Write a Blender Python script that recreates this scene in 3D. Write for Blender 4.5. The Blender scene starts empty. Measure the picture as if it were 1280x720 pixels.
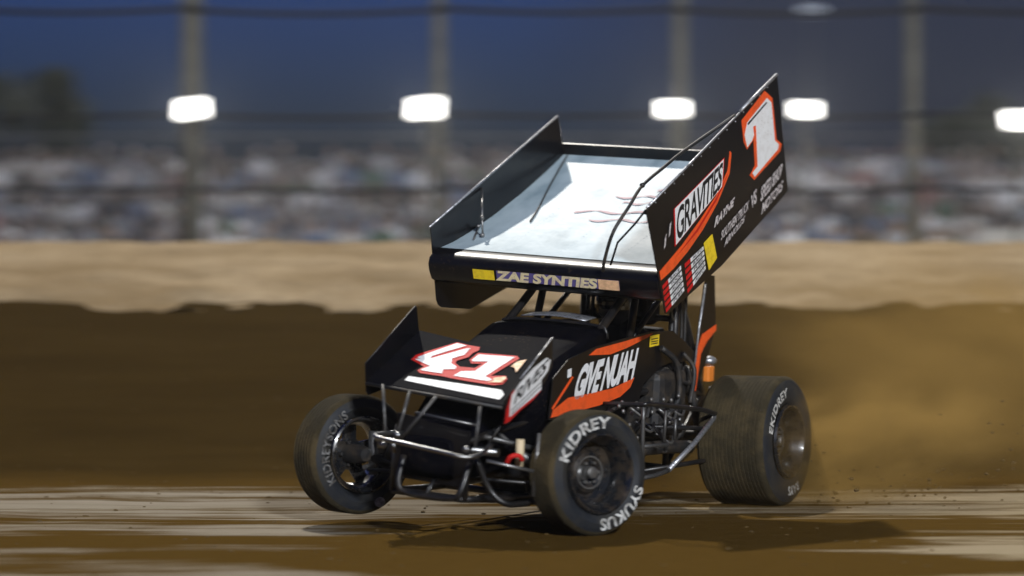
import bpy, bmesh, math, random
from mathutils import Vector, Matrix, noise
random.seed(7)
R=math.radians; PI=math.pi
SC=bpy.context.scene
COL=SC.collection

# ------------------------------------------------------------------ materials
def nt(name):
    m=bpy.data.materials.new(name); m.use_nodes=True; t=m.node_tree
    return m,t,t.nodes['Principled BSDF'],t.nodes,t.links
def pbr(name,col,rough=.5,metal=0,coat=0,spec=.5,bump=0,bscale=40,dirt=None,dscale=6,damt=.5,emit=None,estr=0,dlo=.45,dhi=.65):
    m,t,b,N,L=nt(name)
    b.inputs['Base Color'].default_value=(*col,1); b.inputs['Roughness'].default_value=rough
    b.inputs['Metallic'].default_value=metal; b.inputs['Coat Weight'].default_value=coat
    b.inputs['Coat Roughness'].default_value=.08
    b.inputs['Specular IOR Level'].default_value=spec
    tc=N.new('ShaderNodeTexCoord')
    if dirt:
        n=N.new('ShaderNodeTexNoise'); n.inputs['Scale'].default_value=dscale; n.inputs['Detail'].default_value=8; n.inputs['Roughness'].default_value=.65
        L.new(tc.outputs['Object'],n.inputs['Vector'])
        r=N.new('ShaderNodeMapRange'); r.inputs['From Min'].default_value=dlo; r.inputs['From Max'].default_value=dhi; r.inputs['To Max'].default_value=damt
        L.new(n.outputs['Fac'],r.inputs['Value'])
        mx=N.new('ShaderNodeMix'); mx.data_type='RGBA'; mx.inputs['A'].default_value=(*col,1); mx.inputs['B'].default_value=(*dirt,1)
        L.new(r.outputs['Result'],mx.inputs['Factor']); L.new(mx.outputs['Result'],b.inputs['Base Color'])
        rr=N.new('ShaderNodeMapRange'); rr.inputs['To Min'].default_value=rough; rr.inputs['To Max'].default_value=min(1,rough+.5)
        L.new(r.outputs['Result'],rr.inputs['Value']); L.new(rr.outputs['Result'],b.inputs['Roughness'])
    if bump:
        n2=N.new('ShaderNodeTexNoise'); n2.inputs['Scale'].default_value=bscale; n2.inputs['Detail'].default_value=5
        L.new(tc.outputs['Object'],n2.inputs['Vector'])
        bp=N.new('ShaderNodeBump'); bp.inputs['Strength'].default_value=bump; bp.inputs['Distance'].default_value=.01
        L.new(n2.outputs['Fac'],bp.inputs['Height']); L.new(bp.outputs['Normal'],b.inputs['Normal'])
    if emit:
        b.inputs['Emission Color'].default_value=(*emit,1); b.inputs['Emission Strength'].default_value=estr
    return m
CLAY=(.12,.08,.04)
M={}
M['paint']=pbr('black_gloss_paint',(.0035,.0035,.005),.32,coat=.12,spec=.3,dirt=CLAY,dscale=9,damt=.06,dlo=.5,dhi=.8,bump=.03,bscale=9)
M['frame']=pbr('black_frame_tube',(.007,.007,.008),.4,coat=.08,dirt=CLAY,dscale=14,damt=.1)
M['dull']=pbr('dull_black_metal',(.012,.012,.013),.55,dirt=CLAY,dscale=14,damt=.3)
M['chrome']=pbr('scuffed_chrome',(.32,.33,.34),.3,metal=1,dirt=(.2,.17,.12),dscale=16,damt=.55)
M['steel']=pbr('raw_steel',(.26,.26,.26),.42,metal=.9,dirt=(.12,.1,.07),dscale=18,damt=.6)
M['satin']=pbr('satin_black_vinyl',(.004,.004,.006),.75,spec=.04,dirt=CLAY,dscale=9,damt=.05,dlo=.5,dhi=.8)
M['hoodblack']=pbr('worn_black_paint',(.003,.003,.005),.6,spec=.01,dirt=CLAY,dscale=9,damt=.06,dlo=.5,dhi=.8,bump=.05,bscale=7)
M['silver']=pbr('brushed_edge_trim',(.5,.51,.54),.35,metal=.8,dirt=(.06,.06,.06),dscale=30,damt=.8)
M['rubber']=pbr('tyre_rubber',(.014,.016,.02),.62,spec=.3,dirt=(.06,.05,.03),dscale=7,damt=.35,bump=.15,bscale=90)
M['tread']=pbr('muddy_tyre_tread',(.032,.026,.015),.95,spec=.1,dirt=(.075,.056,.028),dscale=5,damt=.8,bump=.5,bscale=60)
M['rim']=pbr('black_wheel_rim',(.008,.009,.011),.25,coat=.5,dirt=CLAY,dscale=12,damt=.25)
M['tyretext']=pbr('faded_white_tyre_lettering',(.62,.62,.6),.7,dirt=(.1,.09,.07),dscale=22,damt=.75,dlo=.4,dhi=.62)
M['dimtext']=pbr('worn_grey_tyre_lettering',(.17,.17,.17),.8,dirt=(.04,.035,.03),dscale=26,damt=.9,dlo=.35,dhi=.55)
M['cream']=pbr('cream_gold_print',(.72,.62,.36),.5,dirt=(.3,.2,.3),dscale=40,damt=.5)
M['darksteel']=pbr('dull_strut_metal',(.13,.13,.13),.45,metal=.8,dirt=(.05,.04,.03),dscale=18,damt=.6)
M['white']=pbr('white_vinyl',(.78,.79,.8),.5,spec=.3,dirt=(.45,.4,.35),dscale=20,damt=.25)
M['orange']=pbr('orange_vinyl',(.86,.1,.015),.4,dirt=(.3,.06,.02),dscale=14,damt=.3)
M['red']=pbr('red_vinyl',(.5,.015,.012),.6,spec=.2)
M['blackvinyl']=pbr('black_vinyl',(.01,.01,.012),.45)
M['grey']=pbr('grey_print',(.62,.58,.58),.5,dirt=(.12,.08,.08),dscale=45,damt=.8)
M['yellow']=pbr('yellow_sticker',(.82,.6,.02),.45,dirt=(.4,.25,.02),dscale=30,damt=.4)
M['peach']=pbr('peach_sticker',(.8,.5,.28),.5,dirt=(.4,.22,.12),dscale=40,damt=.5)
M['purple']=pbr('purple_print',(.09,.07,.22),.45)
M['pinkprint']=pbr('faded_pink_print',(.52,.36,.38),.6,spec=.2)
M['bluegrey']=pbr('slate_blue_print',(.09,.13,.17),.4)
M['tan']=pbr('tan_shock_sleeve',(.62,.5,.32),.6)
M['orangeplastic']=pbr('orange_plastic',(.75,.22,.03),.5)
M['fabric']=pbr('black_race_suit',(.015,.015,.018),.85)
M['helmet']=pbr('dark_helmet_shell',(.06,.065,.08),.2,coat=.6)
M['visor']=pbr('smoked_visor',(.01,.012,.02),.08,coat=.8)
M['pole']=pbr('weathered_concrete_post',(.15,.15,.13),.9,spec=.1,dirt=(.09,.09,.08),dscale=3,damt=.8)
M['cable']=pbr('dark_cable',(.010,.010,.012),.8,spec=.1)
M['lamphouse']=pbr('grey_lamp_housing',(.3,.31,.33),.5)
M['lens']=pbr('lit_flood_lens',(.9,.9,.9),.4,emit=(1,.98,.92),estr=4.5)
M['lensedge']=pbr('lit_flood_lens_edge',(.9,.9,.9),.4,emit=(1,.98,.92),estr=2.2)
M['lensdim']=pbr('dim_flood_lens',(.7,.75,.8),.4,emit=(.75,.85,1),estr=.5)
M['alu']=pbr('bleacher_aluminium',(.22,.22,.215),.55,metal=.2,dirt=(.12,.11,.1),dscale=1.5,damt=.8)
M['trunk']=pbr('bark',(.06,.045,.03),.9)
M['leaf']=pbr('night_foliage',(.04,.06,.025),.8,dirt=(.025,.04,.02),dscale=.6,damt=1)
M['skin']=pbr('skin',(.34,.24,.18),.6)
M['wallpaint']=pbr('white_barrier_paint',(.6,.6,.58),.6,dirt=(.3,.27,.22),dscale=2,damt=.6)

def wing_top_mat():
    m,t,b,N,L=nt('pale_blue_white_wing_skin')
    tc=N.new('ShaderNodeTexCoord'); mp=N.new('ShaderNodeMapping'); mp.inputs['Scale'].default_value=(1.6,3.2,2)
    L.new(tc.outputs['Object'],mp.inputs['Vector'])
    n=N.new('ShaderNodeTexNoise'); n.inputs['Scale'].default_value=1.7; n.inputs['Detail'].default_value=6; n.inputs['Roughness'].default_value=.55
    L.new(mp.outputs['Vector'],n.inputs['Vector'])
    r=N.new('ShaderNodeValToRGB'); e=r.color_ramp.elements
    e[0].position=.30; e[0].color=(.23,.31,.36,1); e[1].position=.66; e[1].color=(.44,.53,.58,1)
    k=e.new(.47); k.color=(.36,.45,.50,1)
    L.new(n.outputs['Fac'],r.inputs['Fac']); L.new(r.outputs['Color'],b.inputs['Base Color'])
    b.inputs['Roughness'].default_value=.5; b.inputs['Specular IOR Level'].default_value=.35
    n2=N.new('ShaderNodeTexNoise'); n2.inputs['Scale'].default_value=5; n2.inputs['Detail'].default_value=3
    L.new(tc.outputs['Object'],n2.inputs['Vector'])
    bp=N.new('ShaderNodeBump'); bp.inputs['Strength'].default_value=.35; bp.inputs['Distance'].default_value=.02
    L.new(n2.outputs['Fac'],bp.inputs['Height']); L.new(bp.outputs['Normal'],b.inputs['Normal'])
    return m
M['wingtop']=wing_top_mat()
def spatter(m,amount):
    t=m.node_tree; N=t.nodes; L=t.links; b=N['Principled BSDF']; src=b.inputs['Base Color'].links[0].from_socket
    tc=N.new('ShaderNodeTexCoord'); vo=N.new('ShaderNodeTexVoronoi'); vo.inputs['Scale'].default_value=38; L.new(tc.outputs['Object'],vo.inputs['Vector'])
    n=N.new('ShaderNodeTexNoise'); n.inputs['Scale'].default_value=3.5; n.inputs['Detail'].default_value=4; L.new(tc.outputs['Object'],n.inputs['Vector'])
    r=N.new('ShaderNodeMapRange'); r.inputs['From Min'].default_value=.42; r.inputs['From Max'].default_value=.75; r.inputs['To Min'].default_value=.02; r.inputs['To Max'].default_value=.34; L.new(n.outputs['Fac'],r.inputs['Value'])
    lt=N.new('ShaderNodeMath'); lt.operation='LESS_THAN'; L.new(vo.outputs['Distance'],lt.inputs[0]); L.new(r.outputs['Result'],lt.inputs[1])
    mu=N.new('ShaderNodeMath'); mu.operation='MULTIPLY'; L.new(lt.outputs[0],mu.inputs[0]); mu.inputs[1].default_value=amount
    mx=N.new('ShaderNodeMix'); mx.data_type='RGBA'; L.new(mu.outputs[0],mx.inputs['Factor']); L.new(src,mx.inputs['A']); mx.inputs['B'].default_value=(.13,.09,.05,1)
    L.new(mx.outputs['Result'],b.inputs['Base Color'])
for k_ in ('paint','hoodblack','rim'): spatter(M[k_],.16)
for k_ in ('white','orange'): spatter(M[k_],.4)

def ground_mat(name,kind):
    m,t,b,N,L=nt(name)
    tc=N.new('ShaderNodeTexCoord')
    def mapped(scale,loc=(0,0,0)):
        mp=N.new('ShaderNodeMapping'); mp.inputs['Scale'].default_value=scale; mp.inputs['Location'].default_value=loc
        L.new(tc.outputs['Object'],mp.inputs['Vector']); return mp.outputs['Vector']
    def noi(vec,scale,det=6,rough=.6,dist=0):
        n=N.new('ShaderNodeTexNoise'); n.inputs['Scale'].default_value=scale; n.inputs['Detail'].default_value=det
        n.inputs['Roughness'].default_value=rough; n.inputs['Distortion'].default_value=dist
        L.new(vec,n.inputs['Vector']); return n.outputs['Fac']
    def mr(v,a,b_,c=0,d=1,smooth=True):
        r=N.new('ShaderNodeMapRange'); r.interpolation_type='SMOOTHSTEP' if smooth else 'LINEAR'
        for k,x in zip(('From Min','From Max','To Min','To Max'),(a,b_,c,d)): r.inputs[k].default_value=x
        L.new(v,r.inputs['Value']); return r.outputs['Result']
    def math_(op,a,b_):
        n=N.new('ShaderNodeMath'); n.operation=op
        for i,v in enumerate((a,b_)):
            if isinstance(v,(int,float)): n.inputs[i].default_value=v
            else: L.new(v,n.inputs[i])
        return n.outputs[0]
    def mix(f,a,b_):
        mx=N.new('ShaderNodeMix'); mx.data_type='RGBA'
        L.new(f,mx.inputs['Factor'])
        for k,v in (('A',a),('B',b_)):
            if isinstance(v,tuple): mx.inputs[k].default_value=(*v,1)
            else: L.new(v,mx.inputs[k])
        return mx.outputs['Result']
    if kind=='track':
        sep=N.new('ShaderNodeSeparateXYZ'); L.new(tc.outputs['Object'],sep.inputs[0])
        # long tyre-wiped grooves that run along the track, wandering a little from side to side
        wn=N.new('ShaderNodeTexNoise'); wn.inputs['Scale'].default_value=1; wn.inputs['Detail'].default_value=3
        wm=N.new('ShaderNodeMapping'); wm.inputs['Scale'].default_value=(.30,.5,0); L.new(tc.outputs['Object'],wm.inputs['Vector']); L.new(wm.outputs['Vector'],wn.inputs['Vector'])
        wy=math_('MULTIPLY',math_('SUBTRACT',wn.outputs['Fac'],.5),.85)
        cmb=N.new('ShaderNodeCombineXYZ'); L.new(wy,cmb.inputs['Y'])
        wa=N.new('ShaderNodeVectorMath'); wa.operation='ADD'; L.new(tc.outputs['Object'],wa.inputs[0]); L.new(cmb.outputs[0],wa.inputs[1])
        def wmapped(scale,loc=(0,0,0)):
            mp=N.new('ShaderNodeMapping'); mp.inputs['Scale'].default_value=scale; mp.inputs['Location'].default_value=loc
            L.new(wa.outputs[0],mp.inputs['Vector']); return mp.outputs['Vector']
        s1=noi(wmapped((.12,1.45,0)),1.0,8,.66,.12)
        s2=noi(wmapped((.20,11,0),(3,1,0)),1.0,6,.7,.05)
        s3=noi(mapped((.35,.8,0),(8,2,0)),1.0,5,.6,.3)
        sm=math_('ADD',math_('MULTIPLY',s1,.64),math_('MULTIPLY',s2,.36))
        band=mr(math_('ADD',sep.outputs['Y'],math_('MULTIPLY',math_('SUBTRACT',noi(mapped((.5,.9,0)),1,4,.6),.5),1.6)),15.4,17.3,0,1)
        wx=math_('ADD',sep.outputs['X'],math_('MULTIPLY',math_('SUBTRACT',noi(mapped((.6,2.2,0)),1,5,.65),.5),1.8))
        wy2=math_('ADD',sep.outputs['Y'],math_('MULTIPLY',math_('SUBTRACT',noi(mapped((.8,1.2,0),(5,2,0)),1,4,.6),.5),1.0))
        wing_shadow_damp=math_('MULTIPLY',math_('MULTIPLY',mr(wx,-1.1,-.5,0,.13),mr(wx,1.6,2.4,1,0)),mr(wy2,13.6,13.1,1,0) if False else mr(wy2,12.9,13.7,1,0))  # brown patch: the wing's shadow painted into the clay, together with real wetness
        v=math_('SUBTRACT',math_('SUBTRACT',sm,math_('MULTIPLY',band,.6)),wing_shadow_damp)
        v=math_('ADD',v,math_('MULTIPLY',math_('SUBTRACT',s3,.5),.42))
        dry=mr(v,.468,.565,0,1)
        fine=noi(mapped((3,14,6)),2.0,8,.7)
        damp=mix(fine,(.075,.043,.009),(.125,.073,.018))
        bankc=mix(noi(mapped((.4,1.5,1)),1.2,6,.6),(.034,.020,.005),(.074,.046,.013))
        base=mix(band,damp,bankc)
        dryc=mix(fine,(.33,.295,.235),(.60,.56,.47))
        dryc=mix(noi(wmapped((.25,16,0),(1,7,0)),1,5,.7),dryc,(.17,.12,.06))
        dryc=mix(mr(sep.outputs['X'],.2,2.6,0,.6),dryc,(.42,.33,.19))
        c=mix(dry,base,dryc)
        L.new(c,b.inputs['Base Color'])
        L.new(mr(dry,0,1,.75,.95),b.inputs['Roughness'])
        b.inputs['Specular IOR Level'].default_value=0
        h=math_('ADD',math_('MULTIPLY',noi(mapped((2.5,12,5)),3,9,.7),1.0),math_('MULTIPLY',s2,.8))
        bp=N.new('ShaderNodeBump'); bp.inputs['Strength'].default_value=.8; bp.inputs['Distance'].default_value=.05
        L.new(h,bp.inputs['Height']); L.new(bp.outputs['Normal'],b.inputs['Normal'])
    elif kind=='berm':
        a=noi(mapped((.5,1.3,2)),1.0,7,.62); f2=noi(mapped((1.6,3,4)),4,8,.7)
        c=mix(mr(a,.35,.65),(.34,.245,.135),(.56,.43,.27))
        c=mix(mr(f2,.3,.75,0,.55),c,(.24,.17,.09))
        L.new(c,b.inputs['Base Color']); b.inputs['Roughness'].default_value=1; b.inputs['Specular IOR Level'].default_value=0
        bp=N.new('ShaderNodeBump'); bp.inputs['Strength'].default_value=.9; bp.inputs['Distance'].default_value=.06
        L.new(f2,bp.inputs['Height']); L.new(bp.outputs['Normal'],b.inputs['Normal'])
    else:
        c=mix(noi(mapped((.3,.3,.3)),1,6,.6),(.05,.05,.03),(.10,.09,.06))
        L.new(c,b.inputs['Base Color']); b.inputs['Roughness'].default_value=.95
    return m
M['track']=ground_mat('clay_track','track'); M['berm']=ground_mat('loose_tan_dirt','berm'); M['land']=ground_mat('dark_field','land')

# ------------------------------------------------------------------ helpers
def setp(o,label=None,cat=None,group=None,kind=None):
    if label: o['label']=label
    if cat: o['category']=cat
    if group: o['group']=group
    if kind: o['kind']=kind
    return o
def empty(name,mat=Matrix(),parent=None):
    o=bpy.data.objects.new(name,None); COL.objects.link(o); o.empty_display_size=.2
    if parent: o.parent=parent
    o.matrix_local=mat; return o
def clusters(bm,gap):
    """groups of connected pieces whose boxes lie within gap of one another"""
    bm.verts.ensure_lookup_table(); seen=set(); isl=[]
    for v in bm.verts:
        if v.index in seen: continue
        st=[v]; seen.add(v.index); cur=[]
        while st:
            q=st.pop(); cur.append(q.index)
            for e in q.link_edges:
                o_=e.other_vert(q)
                if o_.index not in seen: seen.add(o_.index); st.append(o_)
        isl.append(cur)
    from mathutils.kdtree import KDTree
    par=list(range(len(isl))); own={}
    for k,c in enumerate(isl):
        for i_ in c: own[i_]=k
    def f(a):
        while par[a]!=a: a=par[a]
        return a
    kd=KDTree(len(bm.verts))
    for v in bm.verts: kd.insert(v.co,v.index)
    kd.balance()
    for v in bm.verts:
        for co_,i_,d_ in kd.find_range(v.co,gap):
            a,b=f(own[v.index]),f(own[i_])
            if a!=b: par[a]=b
    out={}
    for k,c in enumerate(isl): out.setdefault(f(k),[]).extend(c)
    return [set(c) for c in out.values()]
def link(name,bm,mats,parent=None,mat=Matrix(),smooth=False,bevel=0,auto=None,gap=None):
    if gap is not None:
        bm.verts.index_update(); cs=clusters(bm,gap)
        if len(cs)>1:
            o=None
            for c in cs:
                b2=bm.copy(); b2.verts.ensure_lookup_table()
                bmesh.ops.delete(b2,geom=[v for v in b2.verts if v.index not in c],context='VERTS')
                o=link(name,b2,mats,parent,mat,smooth,bevel,auto)
            bm.free(); return o
    if not isinstance(mats,(list,tuple)): mats=[mats]
    bmesh.ops.recalc_face_normals(bm,faces=bm.faces)
    me=bpy.data.meshes.new(name); bm.to_mesh(me); bm.free()
    for m_ in mats: me.materials.append(m_)
    if smooth:
        me.polygons.foreach_set('use_smooth',[True]*len(me.polygons))
        if auto is not None: me.set_sharp_from_angle(angle=R(auto))
    o=bpy.data.objects.new(name,me); COL.objects.link(o)
    if parent: o.parent=parent
    o.matrix_local=mat
    if bevel:
        bv=o.modifiers.new('b','BEVEL'); bv.width=bevel; bv.segments=2; bv.limit_method='ANGLE'
    return o
def tube(bm,pts,r,seg=10,smooth=0,closed=False,mi=0,caps=True):
    pts=[Vector(p) for p in pts]
    if smooth:
        q=[]; n=len(pts)
        rng=range(n if closed else n-1)
        for i in rng:
            p0=pts[(i-1)%n] if (closed or i>0) else pts[0]*2-pts[1]
            p1=pts[i]; p2=pts[(i+1)%n]
            p3=pts[(i+2)%n] if (closed or i+2<n) else p2*2-p1
            for k in range(smooth):
                t=k/smooth
                q.append(.5*((2*p1)+(p2-p0)*t+(2*p0-5*p1+4*p2-p3)*t*t+(3*p1-p0-3*p2+p3)*t**3))
        if not closed: q.append(pts[-1])
        pts=q
    n=len(pts); rings=[]
    T=[]
    for i in range(n):
        a=pts[i-1] if (i>0 or closed) else pts[i]; b=pts[(i+1)%n] if (i<n-1 or closed) else pts[i]
        T.append((b-a).normalized())
    up=Vector((0,0,1)) if abs(T[0].z)<.9 else Vector((1,0,0))
    nrm=T[0].cross(up).normalized()
    for i in range(n):
        nrm=(nrm-T[i]*nrm.dot(T[i])).normalized(); bi=T[i].cross(nrm)
        rr=r[i] if isinstance(r,(list,tuple)) else r
        rings.append([bm.verts.new(pts[i]+nrm*math.cos(a)*rr+bi*math.sin(a)*rr) for a in [2*PI*k/seg for k in range(seg)]])
    for i in range(n if closed else n-1):
        A=rings[i]; B=rings[(i+1)%n]
        for k in range(seg):
            f=bm.faces.new((A[k],A[(k+1)%seg],B[(k+1)%seg],B[k])); f.material_index=mi; f.smooth=True
    if caps and not closed:
        for g in (rings[0],rings[-1]):
            try: bm.faces.new(g).material_index=mi
            except ValueError: pass
def box(bm,lo,hi,mi=0,M4=None):
    x0,y0,z0=lo; x1,y1,z1=hi
    v=[Vector(c) for c in ((x0,y0,z0),(x1,y0,z0),(x1,y1,z0),(x0,y1,z0),(x0,y0,z1),(x1,y0,z1),(x1,y1,z1),(x0,y1,z1))]
    if M4: v=[M4@c for c in v]
    v=[bm.verts.new(c) for c in v]
    for f in ((0,3,2,1),(4,5,6,7),(0,1,5,4),(1,2,6,5),(2,3,7,6),(3,0,4,7)):
        bm.faces.new([v[i] for i in f]).material_index=mi
def prism(bm,poly,y0,y1,mi=0,axis='y'):
    def P(a,b,c):
        return (a,c,b) if axis=='y' else ((a,b,c) if axis=='z' else (c,a,b))
    A=[bm.verts.new(P(a,b,y0)) for a,b in poly]; B=[bm.verts.new(P(a,b,y1)) for a,b in poly]
    bm.faces.new(A).material_index=mi; bm.faces.new(B).material_index=mi
    for i in range(len(poly)):
        j=(i+1)%len(poly); bm.faces.new((A[i],A[j],B[j],B[i])).material_index=mi
def lathe(bm,prof,seg=64,mi=0,closed=False,axis='y',fn=None):
    rings=[]
    for j,(y,r) in enumerate(prof):
        ring=[]
        for k in range(seg):
            a=2*PI*k/seg; rr=r+(fn(j,k) if fn else 0)
            c=(rr*math.cos(a),y,rr*math.sin(a)) if axis=='y' else (rr*math.cos(a),rr*math.sin(a),y)
            ring.append(bm.verts.new(c))
        rings.append(ring)
    n=len(prof)
    for j in range(n if closed else n-1):
        A=rings[j]; B=rings[(j+1)%n]
        for k in range(seg):
            f=bm.faces.new((A[k],A[(k+1)%seg],B[(k+1)%seg],B[k])); f.material_index=mi; f.smooth=True
def ellipsoid(bm,c,r,seg=10,rings=7,mi=0,M4=None):
    c=Vector(c); rows=[]
    for i in range(rings+1):
        t=PI*i/rings
        if i in (0,rings):
            p=c+Vector((0,0,r[2]*math.cos(t))); p=M4@p if M4 else p; rows.append([bm.verts.new(p)])
        else:
            row=[]
            for k in range(seg):
                a=2*PI*k/seg
                p=c+Vector((r[0]*math.sin(t)*math.cos(a),r[1]*math.sin(t)*math.sin(a),r[2]*math.cos(t)))
                row.append(bm.verts.new(M4@p if M4 else p))
            rows.append(row)
    for i in range(rings):
        A,B=rows[i],rows[i+1]
        for k in range(seg):
            if len(A)==1: vs=(A[0],B[k],B[(k+1)%seg])
            elif len(B)==1: vs=(A[k],B[0],A[(k+1)%seg])
            else: vs=(A[k],B[k],B[(k+1)%seg],A[(k+1)%seg])
            f=bm.faces.new(vs); f.material_index=mi; f.smooth=True
def text_mesh(s,shear=0,offset=0,space=1):
    cu=bpy.data.curves.new('t','FONT'); cu.body=s; cu.shear=shear; cu.offset=offset; cu.space_character=space; cu.resolution_u=4
    o=bpy.data.objects.new('t',cu); COL.objects.link(o)
    dg=bpy.context.evaluated_depsgraph_get(); dg.update()
    me=bpy.data.meshes.new_from_object(o.evaluated_get(dg))
    vs=[v.co.copy() for v in me.vertices]; fs=[tuple(p.vertices) for p in me.polygons]
    bpy.data.objects.remove(o); bpy.data.meshes.remove(me); bpy.data.curves.remove(cu)
    return vs,fs
def norm_text(s,shear=0,offset=0,space=1):
    """text outline scaled into the unit square; the box is taken from the un-thickened letters so outlines line up"""
    v0,_=text_mesh(s,shear,0,space); vs,fs=text_mesh(s,shear,offset,space)
    x0=min(v.x for v in v0); x1=max(v.x for v in v0); y0=min(v.y for v in v0); y1=max(v.y for v in v0)
    return [((v.x-x0)/(x1-x0),(v.y-y0)/(y1-y0)) for v in vs],fs
def quad_text(bm,s,quad,lift=Vector((0,0,0)),shear=0,offset=.02,space=1,mi=0):
    """quad: four 3-D corners BL, BR, TR, TL"""
    q=[Vector(c) for c in quad]
    uv,fs=norm_text(s,shear,offset,space)
    vv=[bm.verts.new((q[0]*(1-u)+q[1]*u)*(1-v)+(q[3]*(1-u)+q[2]*u)*v+lift) for u,v in uv]
    for f in fs:
        try: bm.faces.new([vv[i] for i in f]).material_index=mi
        except ValueError: pass
def poly(bm,pts,mi=0):
    try: bm.faces.new([bm.verts.new(p) for p in pts]).material_index=mi
    except ValueError: pass
def sheet(name,pts2,yv,mat,parent,th=.002,M4=Matrix()):
    """a thin sticker in a plane y=const, given by (x,z) points"""
    bm=bmesh.new(); prism(bm,pts2,yv,yv+th); return link(name,bm,mat,parent,M4)
def inset(pts,f):
    cx=sum(p[0] for p in pts)/len(pts); cz=sum(p[1] for p in pts)/len(pts)
    return [(cx+(x-cx)*f,cz+(z-cz)*f) for x,z in pts]

# ------------------------------------------------------------------ the ground
CAMH=1.30
def prof(y):
    if y<17: return 0
    if y<18.5: t=(y-17)/1.5; return .118*t*t
    return .118+(y-18.5)*.2315
def strip(name,ys,zf,xs,mat,amp,label,seed=0,fr=1.0):
    bm=bmesh.new(); g=[]
    for y in ys:
        row=[]
        for x in xs:
            k=amp(x,y)
            dz=k*noise.fractal(Vector((x*fr,y*fr*1.6,seed)),.9,2.1,5)
            row.append(bm.verts.new((x,y,zf(y)+dz)))
        g.append(row)
    for i in range(len(ys)-1):
        for j in range(len(xs)-1):
            bm.faces.new((g[i][j],g[i][j+1],g[i+1][j+1],g[i+1][j]))
    o=link(name,bm,mat,smooth=True); setp(o,label,kind='structure'); return o
def fr_(a,b,n): return [a+(b-a)*i/n for i in range(n+1)]
xs=[-150,-80,-40,-20]+fr_(-12,12,200)+[20,40,80,150]
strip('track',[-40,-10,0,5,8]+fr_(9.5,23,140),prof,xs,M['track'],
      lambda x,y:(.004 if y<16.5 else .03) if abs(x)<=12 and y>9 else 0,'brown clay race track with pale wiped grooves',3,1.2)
def bz(y):
    base=prof(23)
    if y<26: t=(y-23)/3; return base+.0+.60*(t**.85)
    if y<28: return base+.60-.02*(y-26)
    t=min(1,(y-28)/3); return base+.56+( .8-(base+.56))*t
ysb=fr_(22.7,28,90)+fr_(28.5,32,6)
strip('berm',ysb,lambda y: bz(max(y,23))+(.035 if y>=23 else -.10*(23-y)/.3),xs,M['berm'],lambda x,y:(.085 if y<24.2 else .04) if abs(x)<=12 else 0,'bank of loose tan dirt along the outside of the track',9,1.7)
bm=bmesh.new(); S=3000
poly(bm,[(-S,31.5,.79),(S,31.5,.79),(S,S,.79),(-S,S,.79)])
poly(bm,[(-S,-S,-.3),(S,-S,-.3),(S,31.5,-.3),(-S,31.5,-.3)])
o=link('ground',bm,M['land']); setp(o,'dark flat field reaching the horizon',kind='structure')

# loose clods lying on the track surface
bm=bmesh.new()
for i in range(1500):
    x=random.uniform(-5.5,5.5); y=random.uniform(10.6,22.5)
    if random.random()<.5: y=random.uniform(17,26.5)
    s=random.uniform(.004,.014)
    z=(prof(y) if y<23 else bz(y)+.035)
    if y>=17: z+= -.005
    Mx=Matrix.Translation((x,y,z))@Matrix.Rotation(random.uniform(0,6),4,'Z')@Matrix.Diagonal((s*random.uniform(1,1.8),s,s*.6,1))
    bmesh.ops.create_icosphere(bm,subdivisions=1,radius=1,matrix=Mx)
for v in bm.verts: v.co+=Vector((random.uniform(-1,1),random.uniform(-1,1),random.uniform(-1,1)))*.003
M_CLOD=pbr('clod_soil',(.10,.065,.025),.95,spec=.05)
o=link('dirt_clods',bm,M_CLOD); setp(o,'small loose clods of clay scattered over the track','dirt clods',kind='stuff')

bm=bmesh.new()
for i in range(170):
    t_=random.random()**1.4; x=1.9+3.2*t_+random.gauss(0,.12); y=14.6+1.2*t_+random.gauss(0,.25); z=abs(random.gauss(.10,.30))*(.5+t_)
    if x<2.0 and z>.5: continue
    s=random.uniform(.004,.012)
    bmesh.ops.create_icosphere(bm,subdivisions=1,radius=1,matrix=Matrix.Translation((x,y,z+.01))@Matrix.Rotation(random.uniform(0,6),4,'X')@Matrix.Diagonal((s*1.5,s,s*.8,1)))
for v in bm.verts: v.co+=Vector((random.uniform(-1,1),random.uniform(-1,1),random.uniform(-1,1)))*.002
o=link('thrown_dirt',bm,M_CLOD); setp(o,'specks of clay thrown up by the rear wheel','thrown dirt',kind='stuff')

# ------------------------------------------------------------------ the race car
A=Matrix.Translation((.8161,14.8307,0))@Matrix.Rotation(-2.0909,4,'Z')
Cm=Matrix.Rotation(.0327,4,'Y')@Matrix.Rotation(-.0693,4,'X')
Wm=Cm@Matrix.Translation((1.5371,-.0551,1.8416))@Matrix.Rotation(.0169,4,'Z')@Matrix.Rotation(-.0073,4,'X')@Matrix.Rotation(.4308,4,'Y')
Fm=Cm@Matrix.Translation((2.5346,0,.9058))@Matrix.Rotation(-.1229,4,'X')@Matrix.Rotation(.3136,4,'Y')
car=empty('race_car',A)
setp(car,'black winged dirt track race car with orange stripes sliding through the turn','race car')

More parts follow.
